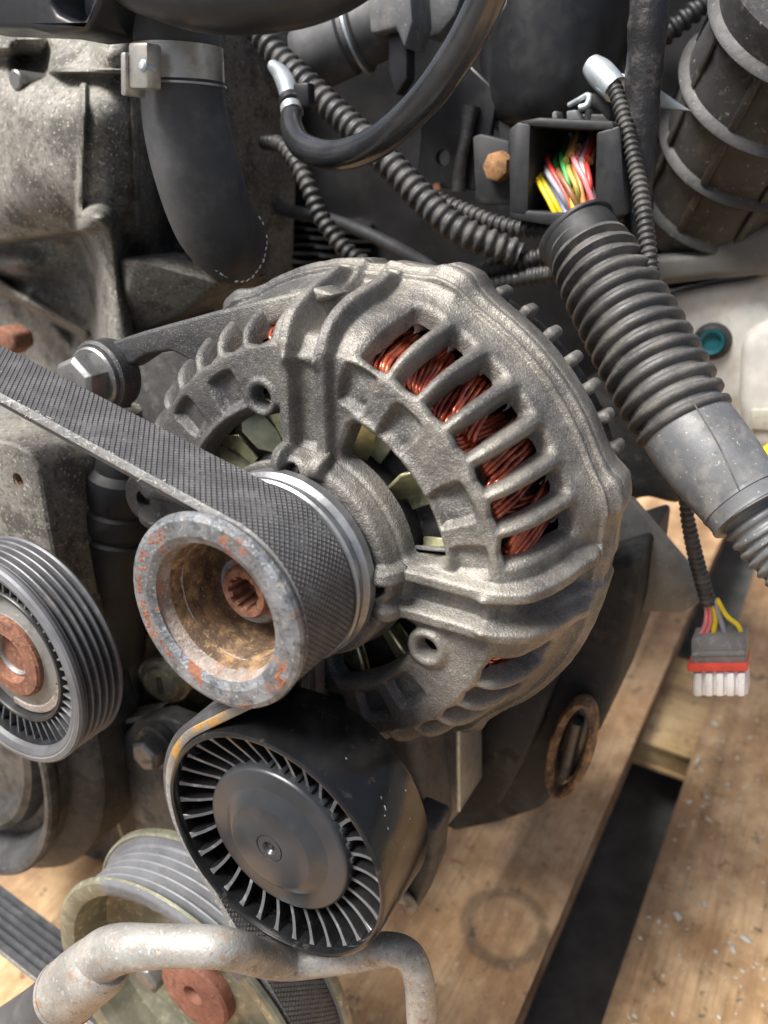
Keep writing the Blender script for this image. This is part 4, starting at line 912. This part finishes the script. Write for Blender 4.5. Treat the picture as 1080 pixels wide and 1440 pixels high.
# dark sump and bracketry under the alternator
def sump(X, Y):
    D = 150 + 0 * X
    D += 0.10 * (X - 640) + 40 * sstep(X - 0.45 * (1170 - Y), 640, 840) + 12 * sstep(X, 690, 700 + 0.02 * Y)
    D += ridge(X, Y, (648, 1165), (800, 900), 20, 14) + blob(X, Y, 700, 1110, 40, 50, -10, 2) + 2.5 * fbm(X / 50, Y / 50, 31)
    return D
def sump_mesh():
    pts = [(560, 880), (900, 780), (890, 870), (868, 960), (842, 1030), (800, 1095), (760, 1140), (700, 1160), (640, 1172), (585, 1150), (560, 1060)]
    pl = pxpoly(pts, 150); mb = prism(pl, 150, 215, 4, 3)
    mb.build('sump', 'sump_paint', ENG, 40)
    pl = pxpoly([(640, 1090), (705, 985), (760, 890), (800, 880), (770, 985), (742, 1060), (700, 1135), (645, 1150)], 132)
    prism(pl, 132, 160, 2.0, 2).build('sump_shoulder', 'sump_paint', ENG, 40)
    pl = pxpoly([(575, 1000), (646, 1005), (648, 1140), (620, 1172), (578, 1160)], 104)
    prism(pl, 104, 128, 1.6, 2).build('alternator_bracket', 'bracket_grey', ENG, 40)
    e = [P(644, 1005, 102), P(644, 1070, 102), P(645, 1140, 102)]; tube(e, 0.8, 8, 4).build('bracket_edge', 'insulator_paper', ENG)
    pl = pxpoly([(430, 985), (575, 1030), (600, 1200), (560, 1285), (500, 1180)], 70)
    prism(pl, 70, 96, 3, 3).build('idler_bracket', 'dark_cast', ENG, 40)
    pl = pxpoly([(575, 1150), (612, 1168), (606, 1230), (585, 1282), (560, 1282), (556, 1230)], 60)
    prism(pl, 60, 74, 2, 3).build('bracket_foot', 'dark_cast', ENG, 40)
    tube([P(548, 1258, 52), P(566, 1262, 56), P(578, 1276, 58)], 3.0, 14, 1.5).build('foot_stud', 'bolt_steel', ENG)
sump_mesh()
prism(pxpoly([(800, 540), (930, 585), (985, 690), (955, 716), (900, 700), (860, 725), (800, 700)], 215), 215, 260, 6, 3).build('bell_housing', 'dark_cast', ENG, 40)
prism(pxpoly([(90, 545), (200, 490), (310, 470), (320, 760), (80, 760)], 112), 112, 140, 4, 3).build('rear_boss', 'dark_cast', ENG, 40)
# rusty oval mount
q0 = P(803, 1052, 138); ax = unit([0.9, -0.3, 0.25])
M2 = thing('engine_mount', tuple(P(803, 1120, 138)), 'rusty oval mounting eye with black rubber core above the pallet', 'mount')
s_ = depth(q0) / F
up = P(818, 990, 138) - P(786, 1118, 138); lat = P(828, 1052, 138) - P(778, 1052, 138)
ring = [q0 + up * 0.5 * math.cos(t) + lat * 0.52 * math.sin(t) for t in np.linspace(0, 2 * np.pi, 41)[:-1]]
def loop(pts, r, n=10):
    pts = np.array(pts); m = len(pts); T = np.roll(pts, -1, 0) - np.roll(pts, 1, 0); T /= np.linalg.norm(T, axis=1)[:, None]
    nr = np.cross(T, np.array([0, 1., 0])); nr /= np.linalg.norm(nr, axis=1)[:, None]; bn = np.cross(T, nr); th = np.linspace(0, 2 * np.pi, n, endpoint=False)
    V = (pts[:, None] + r * (np.cos(th)[None, :, None] * nr[:, None] + 2.2 * np.sin(th)[None, :, None] * bn[:, None])).reshape(-1, 3)
    return MB().add(V, [(i * n + j, i * n + (j + 1) % n, ((i + 1) % m) * n + (j + 1) % n, ((i + 1) % m) * n + j) for i in range(m) for j in range(n)])
loop(ring, 2.1).build('eye', 'rust_cup', M2, 40)
core = [q0 + np.array([0, 3, 0]) + up * 0.42 * math.cos(t) + lat * 0.4 * math.sin(t) for t in np.linspace(0, 2 * np.pi, 33)[:-1]]
V = core + [p + np.array([0, 14, 0]) for p in core]; n = 32
bevelled(V, [tuple(range(n)), tuple(range(2 * n - 1, n - 1, -1))] + [(i, i + n, (i + 1) % n + n, (i + 1) % n) for i in range(n)], 1.5, 2).build('rubber_core', 'hose_satin', M2, 40)
tube([q0 + up * 0.3 + np.array([0, -1, 0]), q0, q0 - up * 0.3 + np.array([0, -1, 0])], 2.6, 12, 2).build('centre_bar', 'steel_dark', M2)

# side of the engine behind hoses, coloured near-black to stand for cavity shade
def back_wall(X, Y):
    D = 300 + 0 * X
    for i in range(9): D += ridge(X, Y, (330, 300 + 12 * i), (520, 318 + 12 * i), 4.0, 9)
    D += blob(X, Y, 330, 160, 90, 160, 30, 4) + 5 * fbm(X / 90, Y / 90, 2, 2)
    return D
relief('rear_casting', 200, 1010, -60, 610, back_wall, 'cavity_shade', ENG, 200, 160, 60)
# ------------------------------------------------------------------ hoses, looms and fittings
def simple(name, mb, mat, label, cat, group=None, angle=40, loc=None):
    """a thing of one mesh"""
    o = mb.build(name, mat, None, angle); return tag(o, label, cat, group)

# big coolant hose with clamp
H = thing('coolant_hose', tuple(P(330, 390, 88)), 'thick matt black rubber coolant hose with steel clamp hanging down at upper left', 'hose')
hp = tp([(246, 20, 78, 60), (250, 60, 78, 60), (256, 120, 78, 58), (264, 185, 79, 60), (280, 250, 82, 60), (300, 308, 90, 58), (318, 335, 104, 55), (328, 348, 126, 50), (332, 352, 150, 46)])
tube(hp, n=48, step=1.5).build('hose', 'hose_rubber', H)
q = tp([(250, 68, 78, 62.5), (252, 92, 78, 62), (254, 116, 78, 61)])
cl = tube(q, n=64, step=1.0, caps=False).build('clamp_band', 'clamp_steel', H, 60)
for yy in (66, 119):
    q = tp([(250 + (yy - 66) * 0.08, yy, 78, 63.3), (250.2 + (yy - 66) * 0.08, yy + 3, 78, 63.3)]); tube(q, n=64, step=0.4).build('band_edge', 'clamp_steel', cl, 60)
q = P(204, 94, 58); ex, ez = unit(P(240, 94, 58) - P(204, 94, 58)), unit(P(204, 60, 58) - P(204, 120, 58))
eb = unit(np.cross(ex, ez))
box(q, (7.4, 6, 11.5), 0.9, (ex, eb, ez)).build('clamp_block', 'clamp_steel', cl, 40)
box(q + ex * -4.6 + ez * -2.2, (2.2, 8, 11), 0.7, (ex, eb, ez)).build('clamp_tail', 'clamp_steel', cl, 40)
lathe([(1.6, 3), (1.6, -0.5), (1.1, -1.0), (0, -1.1)], axis=(q + ex * 2.2 + np.array([0, -2.6, 0]), (0.1, 1, -0.2)), n=20).build('clamp_rivet', 'clip_steel', cl)
# white reinforcing cord showing along the lower end
pth, s_ = resample(catmull(np.array(tp([(303, 380, 86, 3), (325, 394, 92, 3), (348, 394, 95, 3), (366, 376, 98, 3), (375, 348, 99, 3), (373, 322, 99, 3), (362, 300, 98, 3)])), 10), 2.1)
mb = MB()
for i in range(len(pth) - 1):
    if random.random() < 0.8:
        a = pth[i, :3]; b = pth[i + 1, :3]; tube([a + RNG.normal(size=3) * 0.12, a * 0.4 + b * 0.6 + RNG.normal(size=3) * 0.12], random.uniform(0.14, 0.36), 6, 0.4, mb=mb)
o = mb.build('cord_stitches', 'wire_white', H, None)

# black covers at the top edge
C1 = thing('engine_cover', tuple(P(60, 40, 40)), 'glossy black cover edge with a notch at the top left corner', 'cover')
prism(pxpoly([(-80, -70), (70, -70), (72, 6), (80, 20), (100, 29), (116, 30), (124, 18), (130, 0), (140, -70), (150, -70), (140, 5), (126, 38), (118, 42), (68, 47), (40, 40), (-80, 36)], 52), 52, 76, 2.4, 3).build('cover_skirt', 'black_plastic', C1, 40)
prism(pxpoly([(60, -40), (150, -40), (140, 20), (112, 33), (74, 24)], 64), 64, 70, 1.0).build('sky_reflection', 'sleeve_plastic', C1, 40)  # grey insert stands for the sky reflected in the glossy cover
pl = tp([(180, -40, 60, 40), (205, -28, 60, 44), (290, -6, 60, 46), (390, -8, 62, 46), (465, -30, 66, 46), (520, -62, 72, 44)])
C2 = tube(pl, n=28, step=3, flat=(1, 1.1)); simple('intake_pipe', C2, 'black_plastic', 'matt black moulded pipe crossing the top edge above the coolant hose', 'pipe')

# shiny curved hose with silver connector
S = thing('fuel_hose', tuple(P(470, 235, 120)), 'shiny smooth black hose curving up to the top edge from a silver connector', 'hose')
tube(tp([(411, 158, 138, 14), (410, 178, 132, 16), (425, 205, 124, 18), (470, 219, 116, 20), (530, 200, 108, 22), (590, 148, 100, 23), (640, 82, 96, 25), (675, 20, 92, 27), (705, -50, 88, 28)]), n=36, step=1.6).build('hose', 'hose_satin', S)
cq = tube(tp([(383, 92, 152, 8), (395, 104, 150, 12), (404, 122, 146, 14), (408, 140, 142, 13)]), n=24, step=1.2).build('connector', 'clip_steel', S)
tube(tp([(408, 141, 141.8, 16.5), (410, 148, 140, 16.5)]), n=24, step=0.5).build('connector_collar', 'black_plastic', cq)
tube(tp([(409, 150, 139, 15), (411, 159, 137.6, 16)]), n=24, step=0.5).build('crimp_ring', 'clip_steel', cq)
box(P(428, 134, 142), (7, 5, 8), 1, None).build('release_tab', 'black_plastic', cq)

def loom(pts, label, pitch=3.0, d=0.75, mat='loom_plastic', name='wiring_loom', group='corrugated looms'):
    return simple(name, tube(tp(pts), n=22, wave=(pitch, d)), mat, label, 'cable', group, 60)
loom([(352, 30, 165, 17), (385, 72, 165, 18), (430, 118, 164, 20), (480, 165, 163, 20), (540, 222, 160, 21), (600, 285, 158, 21), (650, 325, 158, 21), (730, 358, 165, 20)], 'thick corrugated loom running diagonally under the shiny curved hose', 4.2, 1.0)
loom([(372, 200, 172, 10), (398, 206, 166, 11), (428, 250, 160, 12.5), (452, 306, 158, 13), (485, 350, 158, 13), (530, 382, 160, 13), (575, 400, 168, 13)], 'thin corrugated loom curving down behind the top of the alternator', 3.6, 0.8)
loom([(610, 278, 175, 12), (660, 300, 174, 12), (720, 320, 172, 12), (800, 326, 172, 12)], 'thin corrugated loom just above the other two beside the black boot', 2.9, 0.7)
loom([(660, 385, 170, 12), (700, 376, 168, 12), (760, 360, 166, 12), (800, 345, 166, 12)], 'thin corrugated loom in the middle of three ending at the boot', 2.9, 0.7)
loom([(640, 425, 172, 14), (690, 402, 168, 13), (740, 390, 166, 13), (800, 382, 166, 13)], 'brown dusty corrugated loom lowest of three behind the alternator', 2.6, 0.4, 'duct_plastic')
simple('coolant_pipe', tube(tp([(340, 265, 205, 9), (390, 292, 200, 9), (460, 308, 196, 9), (520, 330, 192, 9), (580, 362, 190, 10), (640, 400, 190, 10)]), n=20, step=2), 'hose_rubber', 'smooth grey rubber pipe crossing behind the thin curving loom', 'pipe')
simple('vent_hose', tube(tp([(330, 215, 190, 26), (345, 245, 195, 26), (352, 285, 200, 24), (330, 330, 210, 22)]), n=24, wave=(5, 1.0)), 'matt_plastic', 'dim ribbed black hose in the shade right of the coolant hose', 'hose')

# drum shaped solenoid at the top
D_ = thing('solenoid', tuple(P(470, 105, 190)), 'black drum shaped solenoid with thin bright band at the top', 'solenoid')
a = P(425, 85, 182); b = P(560, 20, 190); k = depth(a) / F; L = np.linalg.norm(b - a)
lathe([(r * k, y * L) for r, y in [(0, 0), (38, 0.0), (44, 0.05), (46, 0.1), (46, 0.48), (40, 0.5), (40, 0.56), (49, 0.565), (50, 0.58), (50, 0.62), (44, 0.64), (44, 1.0), (0, 1.02)]], axis=(a, b - a), n=60).build('drum', 'hose_rubber', D_, 40)
lathe([(r * k, y * L) for r, y in [(49.5, 0.57), (50.6, 0.575), (50.6, 0.595), (49.5, 0.6)]], axis=(a, b - a), n=60).build('band', 'clip_steel', D_, 40)
prism(pxpoly([(512, -40), (575, -40), (580, 30), (568, 70), (556, 40), (520, 48)], 172), 172, 190, 1.6, 2).build('terminal_block', 'sleeve_plastic', D_, 40)
prism(pxpoly([(545, 40), (572, 30), (572, 110), (556, 135), (545, 100)], 178), 178, 186, 1.2, 2).build('terminal_leg', 'black_plastic', D_, 40)
prism(pxpoly([(590, -40), (660, -40), (640, 20), (618, 48), (596, 55)], 200), 200, 215, 1.6, 2).build('rear_flange', 'sleeve_plastic', D_, 40)

# big black housing at the top, middle right
a = P(800, -90, 230); b = P(765, 200, 225); k = depth(a) / F; L = np.linalg.norm(b - a)
simple('air_filter_housing', lathe([(r * k, y * L) for r, y in [(0, 0), (118, 0), (116, 0.3), (108, 0.6), (98, 0.8), (88, 0.9), (70, 0.96), (0, 1.0)]], axis=(a, b - a), n=80), 'black_plastic', 'large smooth black tapered housing at the top behind the shiny hose', 'housing')
# bracket with hole and pressed pillar
B_ = thing('steel_bracket', tuple(P(640, 270, 205)), 'shiny black pressed bracket with a hole left of the rusty bolt', 'bracket')
pl = pxpoly([(586, 262), (592, 180), (612, 120), (660, 90), (700, 130), (690, 190), (672, 212), (668, 268)], 205); prism(pl, 205, 209, 0.8, 2).build('plate', 'black_plastic', B_, 40)
tube(tp([(662, 150, 203, 13), (656, 190, 202, 9), (648, 230, 202, 9), (645, 268, 203, 10)]), n=18, step=2).build('pillar', 'steel_dark', B_)
q = P(622, 222, 204.6); cut([c_ for c_ in B_.children if c_.name.startswith('plate')][0], lathe([(0, -5), (3.4, -5), (3.4, 12), (0, 12)], axis=(q, (0, 1, 0)), n=28).build('cutter', 'black_plastic'))
tube(tp([(614, 258, 203, 6), (616, 268, 203, 6)]), n=12, step=1).build('rust_spot', 'rust_nut', B_)

# connector box, open towards the camera
K = thing('connector_box', tuple(P(790, 310, 190)), 'open black plastic connector box with coloured wires spilling out', 'connector box')
def pp(pts, y0, y1, nm, mat='matt_plastic', b=0.9, par=K): return prism(pxpoly(pts, y0), y0, y1, b, 2).build(nm, mat, par, 40)
pp([(664, 192), (676, 188), (716, 198), (718, 288), (676, 288), (668, 280)], 178, 184, 'side_plate')
pp([(715, 182), (728, 171), (746, 174), (742, 306), (716, 302)], 160, 206, 'left_wall')
pp([(728, 171), (758, 165), (862, 170), (864, 184), (746, 178)], 160, 206, 'top_wall')
pp([(838, 186), (872, 176), (880, 300), (850, 318), (836, 308)], 160, 206, 'right_wall', 'black_plastic')
pp([(716, 292), (746, 296), (800, 300), (800, 322), (716, 308)], 160, 200, 'bottom_wall')
pp([(700, 160), (885, 160), (885, 320), (700, 320)], 207, 211, 'back_wall', 'black_plastic')
q = P(695, 234, 172); rb = lathe([(5.4, 7), (5.6, 2.2), (5.2, 0.6), (4.2, 0), (0, -0.4)], axis=(q, (0.1, 1, 0)), n=7).build('rusty_bolt', 'rust_orange', K, 30)
pp([(776, 158), (782, 155), (784, 172), (776, 172)], 168, 176, 'latch_stud', 'sleeve_plastic', 0.5); pp([(796, 156), (810, 154), (818, 170), (797, 171)], 170, 176, 'latch_stud', 'sleeve_plastic', 0.5)
wires = [('wire_yellow', 755, 250, 789, 320), ('wire_yellow', 759, 246, 796, 316), ('wire_blue', 765, 244, 801, 308), ('wire_grey', 769, 240, 806, 306), ('wire_red', 771, 228, 808, 302), ('wire_green', 781, 230, 811, 300), ('wire_brown', 785, 240, 815, 298),
         ('wire_green', 790, 222, 803, 292), ('wire_yellow', 794, 226, 806, 290), ('wire_olive', 799, 232, 818, 294), ('wire_orange', 805, 224, 822, 292), ('wire_brown', 811, 220, 826, 292), ('wire_pink', 806, 218, 836, 290), ('wire_white', 813, 216, 838, 290), ('wire_red', 818, 218, 833, 288), ('wire_red', 824, 226, 830, 290)]
for i, (m_, x0, y0, x1, y1) in enumerate(wires):
    st = (800 + 3.0 * (i - 6) + random.uniform(-4, 4), 182 + random.uniform(0, 10)) if i > 8 else (x0 + 4, y0 - 14)
    Yd = 168 + (i % 3) * 3.0
    w = tube(tp([(st[0], st[1], 196, 3.8), (x0, y0, Yd + 2, 3.9), (0.55 * x0 + 0.45 * x1 + 3, 0.5 * (y0 + y1), Yd - 6, 3.9), (x1, y1, 162 + (i % 2) * 2, 3.9), (x1 + 12, y1 + 34, 160, 3.8)]), n=10, step=1.5)
    w.build('wire', m_, K, 60)
for i, (x, y, m_) in enumerate([(804, 205, 'wire_olive'), (812, 196, 'wire_orange'), (819, 202, 'wire_pink'), (826, 205, 'wire_white'), (833, 200, 'wire_red'), (838, 206, 'wire_brown'), (822, 184, 'wire_black')]):
    tube(tp([(x + 6, y - 26, 196, 4.6), (x, y, 178, 4.8), (x - 8, y + 22, 168, 4.8)]), n=10, step=1.5).build('wire', m_, K, 60)

# ribbed boot, its sleeve and tube
BT = thing('harness_boot', tuple(P(960, 630, 120)), 'big ribbed black rubber boot leading to a smooth grey sleeve at the right', 'boot')
ax_ = tp([(822, 342, 156, 52), (840, 374, 151, 61), (868, 425, 144, 66), (905, 492, 136, 69), (940, 555, 129, 70), (968, 606, 124, 68)])
Lb = resample(catmull(np.array(ax_), 14), 1)[1][-1]
tube(ax_, n=56, wave=(Lb / 14.6, 2.3)).build('bellows', 'boot_rubber', BT, 60)
tube(tp([(806, 322, 160, 54), (808, 326, 159.5, 60), (812, 333, 158.5, 60), (814, 336, 158, 57)]), n=40, step=0.8, flat=(1.0, 0.85)).build('collar', 'matt_plastic', BT, 40)
tube(tp([(814, 336, 158, 56), (824, 350, 155, 57), (832, 362, 153, 54)]), n=40, step=1.5, flat=(1.0, 0.9)).build('collar_skirt', 'matt_plastic', BT, 40)
sl_ = tube(tp([(957, 585, 127, 60), (969, 605, 124.5, 64), (1006, 655, 119, 64), (1044, 704, 114, 59), (1056, 720, 112.5, 58)]), n=56, step=1.5).build('sleeve', 'sleeve_plastic', BT, 40)
for px_, py_, Y_, r_ in ((1042, 701, 114.3, 60.5), (1055, 718.5, 112.7, 59.4)):
    tube(tp([(px_, py_, Y_, r_), (px_ + 2.6, py_ + 3.2, Y_ - 0.35, r_)]), n=56, step=0.5).build('sleeve_rim', 'sleeve_plastic', sl_, 40)
tube(tp([(975, 566, 97, 1.2), (1010, 625, 92, 1.2), (1040, 690, 88, 1.2)]), n=8, step=2).build('sleeve_seam', 'boot_rubber', sl_, 60)
tube(tp([(1036, 694, 117, 47), (1064, 730, 114, 49), (1092, 764, 112, 50), (1140, 815, 108, 50)]), n=48, wave=(3.3, 1.0)).build('tail_tube', 'sleeve_plastic', BT, 60)
tube(tp([(1036, 656, 124, 22), (1062, 684, 122, 26), (1090, 726, 120, 28), (1130, 800, 118, 28)]), n=32, wave=(3.3, 0.9)).build('branch_tube', 'loom_plastic', BT, 60)
# thin loom from the silver sleeve
loom([(852, 104, 176, 10), (866, 128, 172, 11), (880, 175, 166, 11), (893, 230, 160, 11.5), (904, 290, 154, 12), (912, 350, 149, 12), (918, 400, 146, 12), (925, 440, 148, 12)], 'thin corrugated loom dropping from a silver sleeve behind the ribbed boot', 2.2, 0.6)
CL = thing('steel_clip', tuple(P(860, 130, 175)), 'silver steel sleeve clip with a long pointed tongue by the taped hose', 'clip')
tube(tp([(832, 92, 180, 15), (845, 104, 178, 19), (866, 126, 174, 18)]), n=32, step=1).build('sleeve', 'clip_steel', CL, 50)
mb = MB(); q = [P(866, 100, 184), P(912, 116, 184), P(972, 156, 184), P(932, 152, 184), P(876, 136, 184)]; bevelled(q + [p + np.array([0, 3.0, 0]) for p in q], [(0, 1, 2, 3, 4), (9, 8, 7, 6, 5)] + [(i, i + 5, (i + 1) % 5 + 5, (i + 1) % 5) for i in range(5)], 0.5, 2, mb)
mb.build('tongue', 'clip_steel', CL, 40)
tube(tp([(800, 148, 178, 3.5), (815, 140, 176, 4), (828, 134, 175, 4.5), (826, 148, 174, 5), (815, 152, 174, 5)]), n=10, step=1).build('wire_clip', 'clip_steel', CL, 50)
prism(pxpoly([(824, 132), (850, 128), (862, 150), (858, 172), (846, 160), (828, 152)], 178), 178, 186, 1).build('clip_foot', 'matt_plastic', CL, 40)
simple('taped_hose', tube(tp([(915, -50, 172, 27), (911, 40, 172, 27), (905, 110, 172, 25), (902, 170, 172, 24), (900, 230, 172, 21), (895, 300, 172, 18), (890, 350, 172, 16)]), n=28, step=2, rfun=lambda s, L: 1 + 0.03 * math.sin(s * 0.45) + 0.02 * math.sin(s * 1.3)), 'tape', 'black tape wrapped hose running straight down from the top right', 'hose')
simple('far_loom', tube(tp([(845, 112, 230, 15), (900, 75, 235, 15), (960, 30, 240, 15), (1010, -10, 245, 15)]), n=20, wave=(4, 1)), 'matt_plastic', 'corrugated cable slanting behind the black taped hose', 'cable')

# big ribbed air duct, top right
DU = thing('air_duct', tuple(P(1010, 330, 230)), 'large mottled brown ribbed air duct at the top right corner', 'duct')
e = P(1178, -30, 215); e2 = P(1000, 292, 285); Ld = np.linalg.norm(e2 - e); axd = unit(e2 - e); kd = depth(P(1085, 150, 250)) / F; Rd = 132 * kd
prof = [(0, 0), (Rd * 0.95, 0)]
for i in range(4):
    y = Ld * (0.10 + 0.25 * i); w = 1.0 + 0.02 * math.sin(2.1 * i)
    prof += [(Rd * 0.935 * w, y), (Rd * 1.0 * w, y + 1.6), (Rd * 1.02 * w, y + 2.6), (Rd * 1.0 * w, y + 4.0), (Rd * 0.93 * w, y + 6.0), (Rd * 0.91 * w, y + 14)]
prof += [(Rd * 0.9, Ld * 1.02), (Rd * 0.7, Ld * 1.1), (0, Ld * 1.12)]
lathe(prof, axis=(e, axd), n=120).build('duct_wall', 'duct_plastic', DU, 30)
h1 = unit(np.cross(axd, (0, 0, 1))); h2 = np.cross(axd, h1)
for i in range(9):
    an = i * 2 * math.pi / 9 + 0.2; er = h1 * math.cos(an) + h2 * math.sin(an); et = np.cross(axd, er)
    for sg in range(3):
        box(e + axd * Ld * (0.10 + 0.25 * (sg + 0.5) + 0.012) + er * Rd * 0.945, (3.2, Ld * 0.232, Rd * 0.045), 0.8, (et, axd, er)).build('duct_rib', 'duct_plastic', DU, 40)
# grey panel under the duct
pl = pxpoly([(900, 405), (905, 362), (985, 352), (1060, 318), (1180, 270), (1180, 380), (1010, 392)], 250)
simple('grey_panel', prism(pl, 250, 290, 4, 3), 'grey_panel', 'smooth grey panel between the ribbed duct and the white tank', 'panel')

# white tank with teal plug
TK = thing('white_tank', tuple(P(1010, 680, 285)), 'blurred dirty white plastic tank with a teal plug at the right edge', 'tank')
prism(pxpoly([(900, 424), (1000, 402), (1060, 392), (1085, 372), (1200, 372), (1200, 700), (1085, 690), (1050, 660), (1000, 610), (960, 520), (930, 470)], 262), 262, 330, 9, 5).build('shell', 'white_tank', TK, 40)
prism(pxpoly([(1042, 470), (1100, 440), (1200, 440), (1200, 640), (1050, 640), (1036, 560)], 250), 250, 264, 7, 4).build('raised_panel', 'white_tank', TK, 40)
q = P(1000, 482, 258); tk = lathe([(6.0, 6), (6.0, 1), (5.4, 0), (4.2, 0.5), (3.8, 2), (0, 2.4)], axis=(q, (0, 1, 0)), n=36).build('plug', 'teal', TK, 40)
lathe([(9.5, 6), (7.4, 1.2), (6.3, 0.6), (6.0, 3)], axis=(q, (0, 1, 0)), n=36).build('plug_seat', 'duct_plastic', tk, 40)
prism(pxpoly([(1056, 576), (1090, 576), (1090, 606), (1056, 604)], 248), 248, 250.5, 0.8).build('paper_label', 'insulator_paper', TK, 40)
simple('yellow_cap', lathe([(0, 0), (8, 0), (10, 1.5), (10, 12), (8.5, 14), (0, 14)], axis=(P(1080, 668, 190), (0.4, 1, 0.2)), n=30), 'cap_yellow', 'bright yellow cap just above the corrugated tail at the right edge', 'cap')

# hanging connector
HC = thing('hanging_connector', tuple(P(1010, 980, 160)), 'grey and white plug with red seal dangling from yellow and pink wires', 'connector')
lm = tube(tp([(962, 690, 150, 9), (968, 735, 152, 10), (980, 790, 156, 11), (996, 848, 160, 11)]), n=18, wave=(2.4, 0.5)).build('loom', 'loom_plastic', HC, 60)
for m_, pts in [('wire_pink', [(992, 840), (994, 868), (988, 888), (978, 898)]), ('wire_pink', [(996, 842), (999, 868), (995, 886), (987, 900)]), ('wire_red', [(994, 842), (997, 868), (992, 886), (983, 900)]), ('wire_yellow', [(1000, 842), (1006, 868), (1004, 886), (1002, 900)]),
                ('wire_grey', [(1004, 842), (1012, 868), (1018, 886), (1022, 900)]), ('wire_yellow', [(1008, 842), (1022, 866), (1038, 880), (1046, 900)])]:
    tube(tp([(x, y, 160, 3.6) for x, y in pts]), n=10, step=1.2).build('wire', m_, HC, 60)
def facing(pts, Y, th, nm, mat, par, b=0.6):
    return prism(pxpoly(pts, Y), Y, Y + th, b, 2).build(nm, mat, par, 40)
bd = facing([(972, 900), (1047, 897), (1050, 936), (1048, 936), (972, 938)], 154, 11, 'housing', 'connector_grey', HC, 1.0)
facing([(973, 918), (1049, 916), (1049, 922), (973, 924)], 153.3, 2, 'housing_rib', 'connector_grey', bd, 0.4)
facing([(966, 935), (1051, 934), (1052, 945), (966, 946)], 152.6, 13.5, 'seal', 'seal_red', HC, 0.9)
facing([(974, 944), (1050, 944), (1052, 978), (974, 979)], 155.5, 8, 'plug_body', 'white_plastic', HC, 0.8)
for i in range(5):
    x = 976 + 15.2 * i; facing([(x, 947), (x + 11, 947), (x + 11, 980), (x, 980)], 153.5, 3, 'terminal', 'white_plastic', HC, 0.7)

# flat grey bracket at the right
simple('flat_bracket', prism(pxpoly([(845, 690), (888, 704), (940, 765), (988, 822), (984, 848), (962, 862), (905, 862), (880, 850), (848, 815)], 176), 176, 182, 1.2, 2), 'bracket_grey', 'flat grey steel bracket sticking out behind the alternator on the right', 'bracket')

# bent alloy pipe at the bottom
PI = thing('coolant_return_pipe', tuple(P(330, 1350, -20)), 'corroded bent aluminium pipe crossing the bottom under the black idler', 'pipe')
tube(tp([(122, 1366, -26.5, 34), (142, 1346, -25.5, 36), (166, 1335, -24.5, 33.5), (215, 1331, -22, 29), (290, 1331, -17, 28), (330, 1336, -12, 26.5), (360, 1345, -5, 25), (385, 1351, 2, 24), (410, 1353, 8, 23.5), (450, 1349, 13, 23), (500, 1342, 16.5, 23), (545, 1335, 18, 22.5), (574, 1344, 19, 22), (588, 1374, 19, 21.5), (592, 1410, 19, 21.5), (596, 1500, 19, 21.5)]), n=40, step=1.2).build('pipe', 'alu_pipe', PI)
cb = tube(tp([(86, 1404, -30, 37), (89, 1401, -29.6, 43), (98, 1393, -28.8, 46), (116, 1377, -27.4, 46), (134, 1363, -26.2, 45), (147, 1355, -25.6, 41), (154, 1351, -25.2, 33)]), n=48, step=1.0).build('collar', 'alu_pipe', PI)
tube(tp([(95, 1395.5, -29.0, 47.5), (98, 1393, -28.8, 47.5)]), n=48, step=0.4).build('collar_bead', 'alu_pipe', cb)
tube(tp([(-60, 1512, -40, 46), (-10, 1476, -36, 44), (40, 1440, -33, 41), (92, 1398, -29.4, 38.5)]), n=40, step=2).build('end_hose', 'hose_rubber', PI)
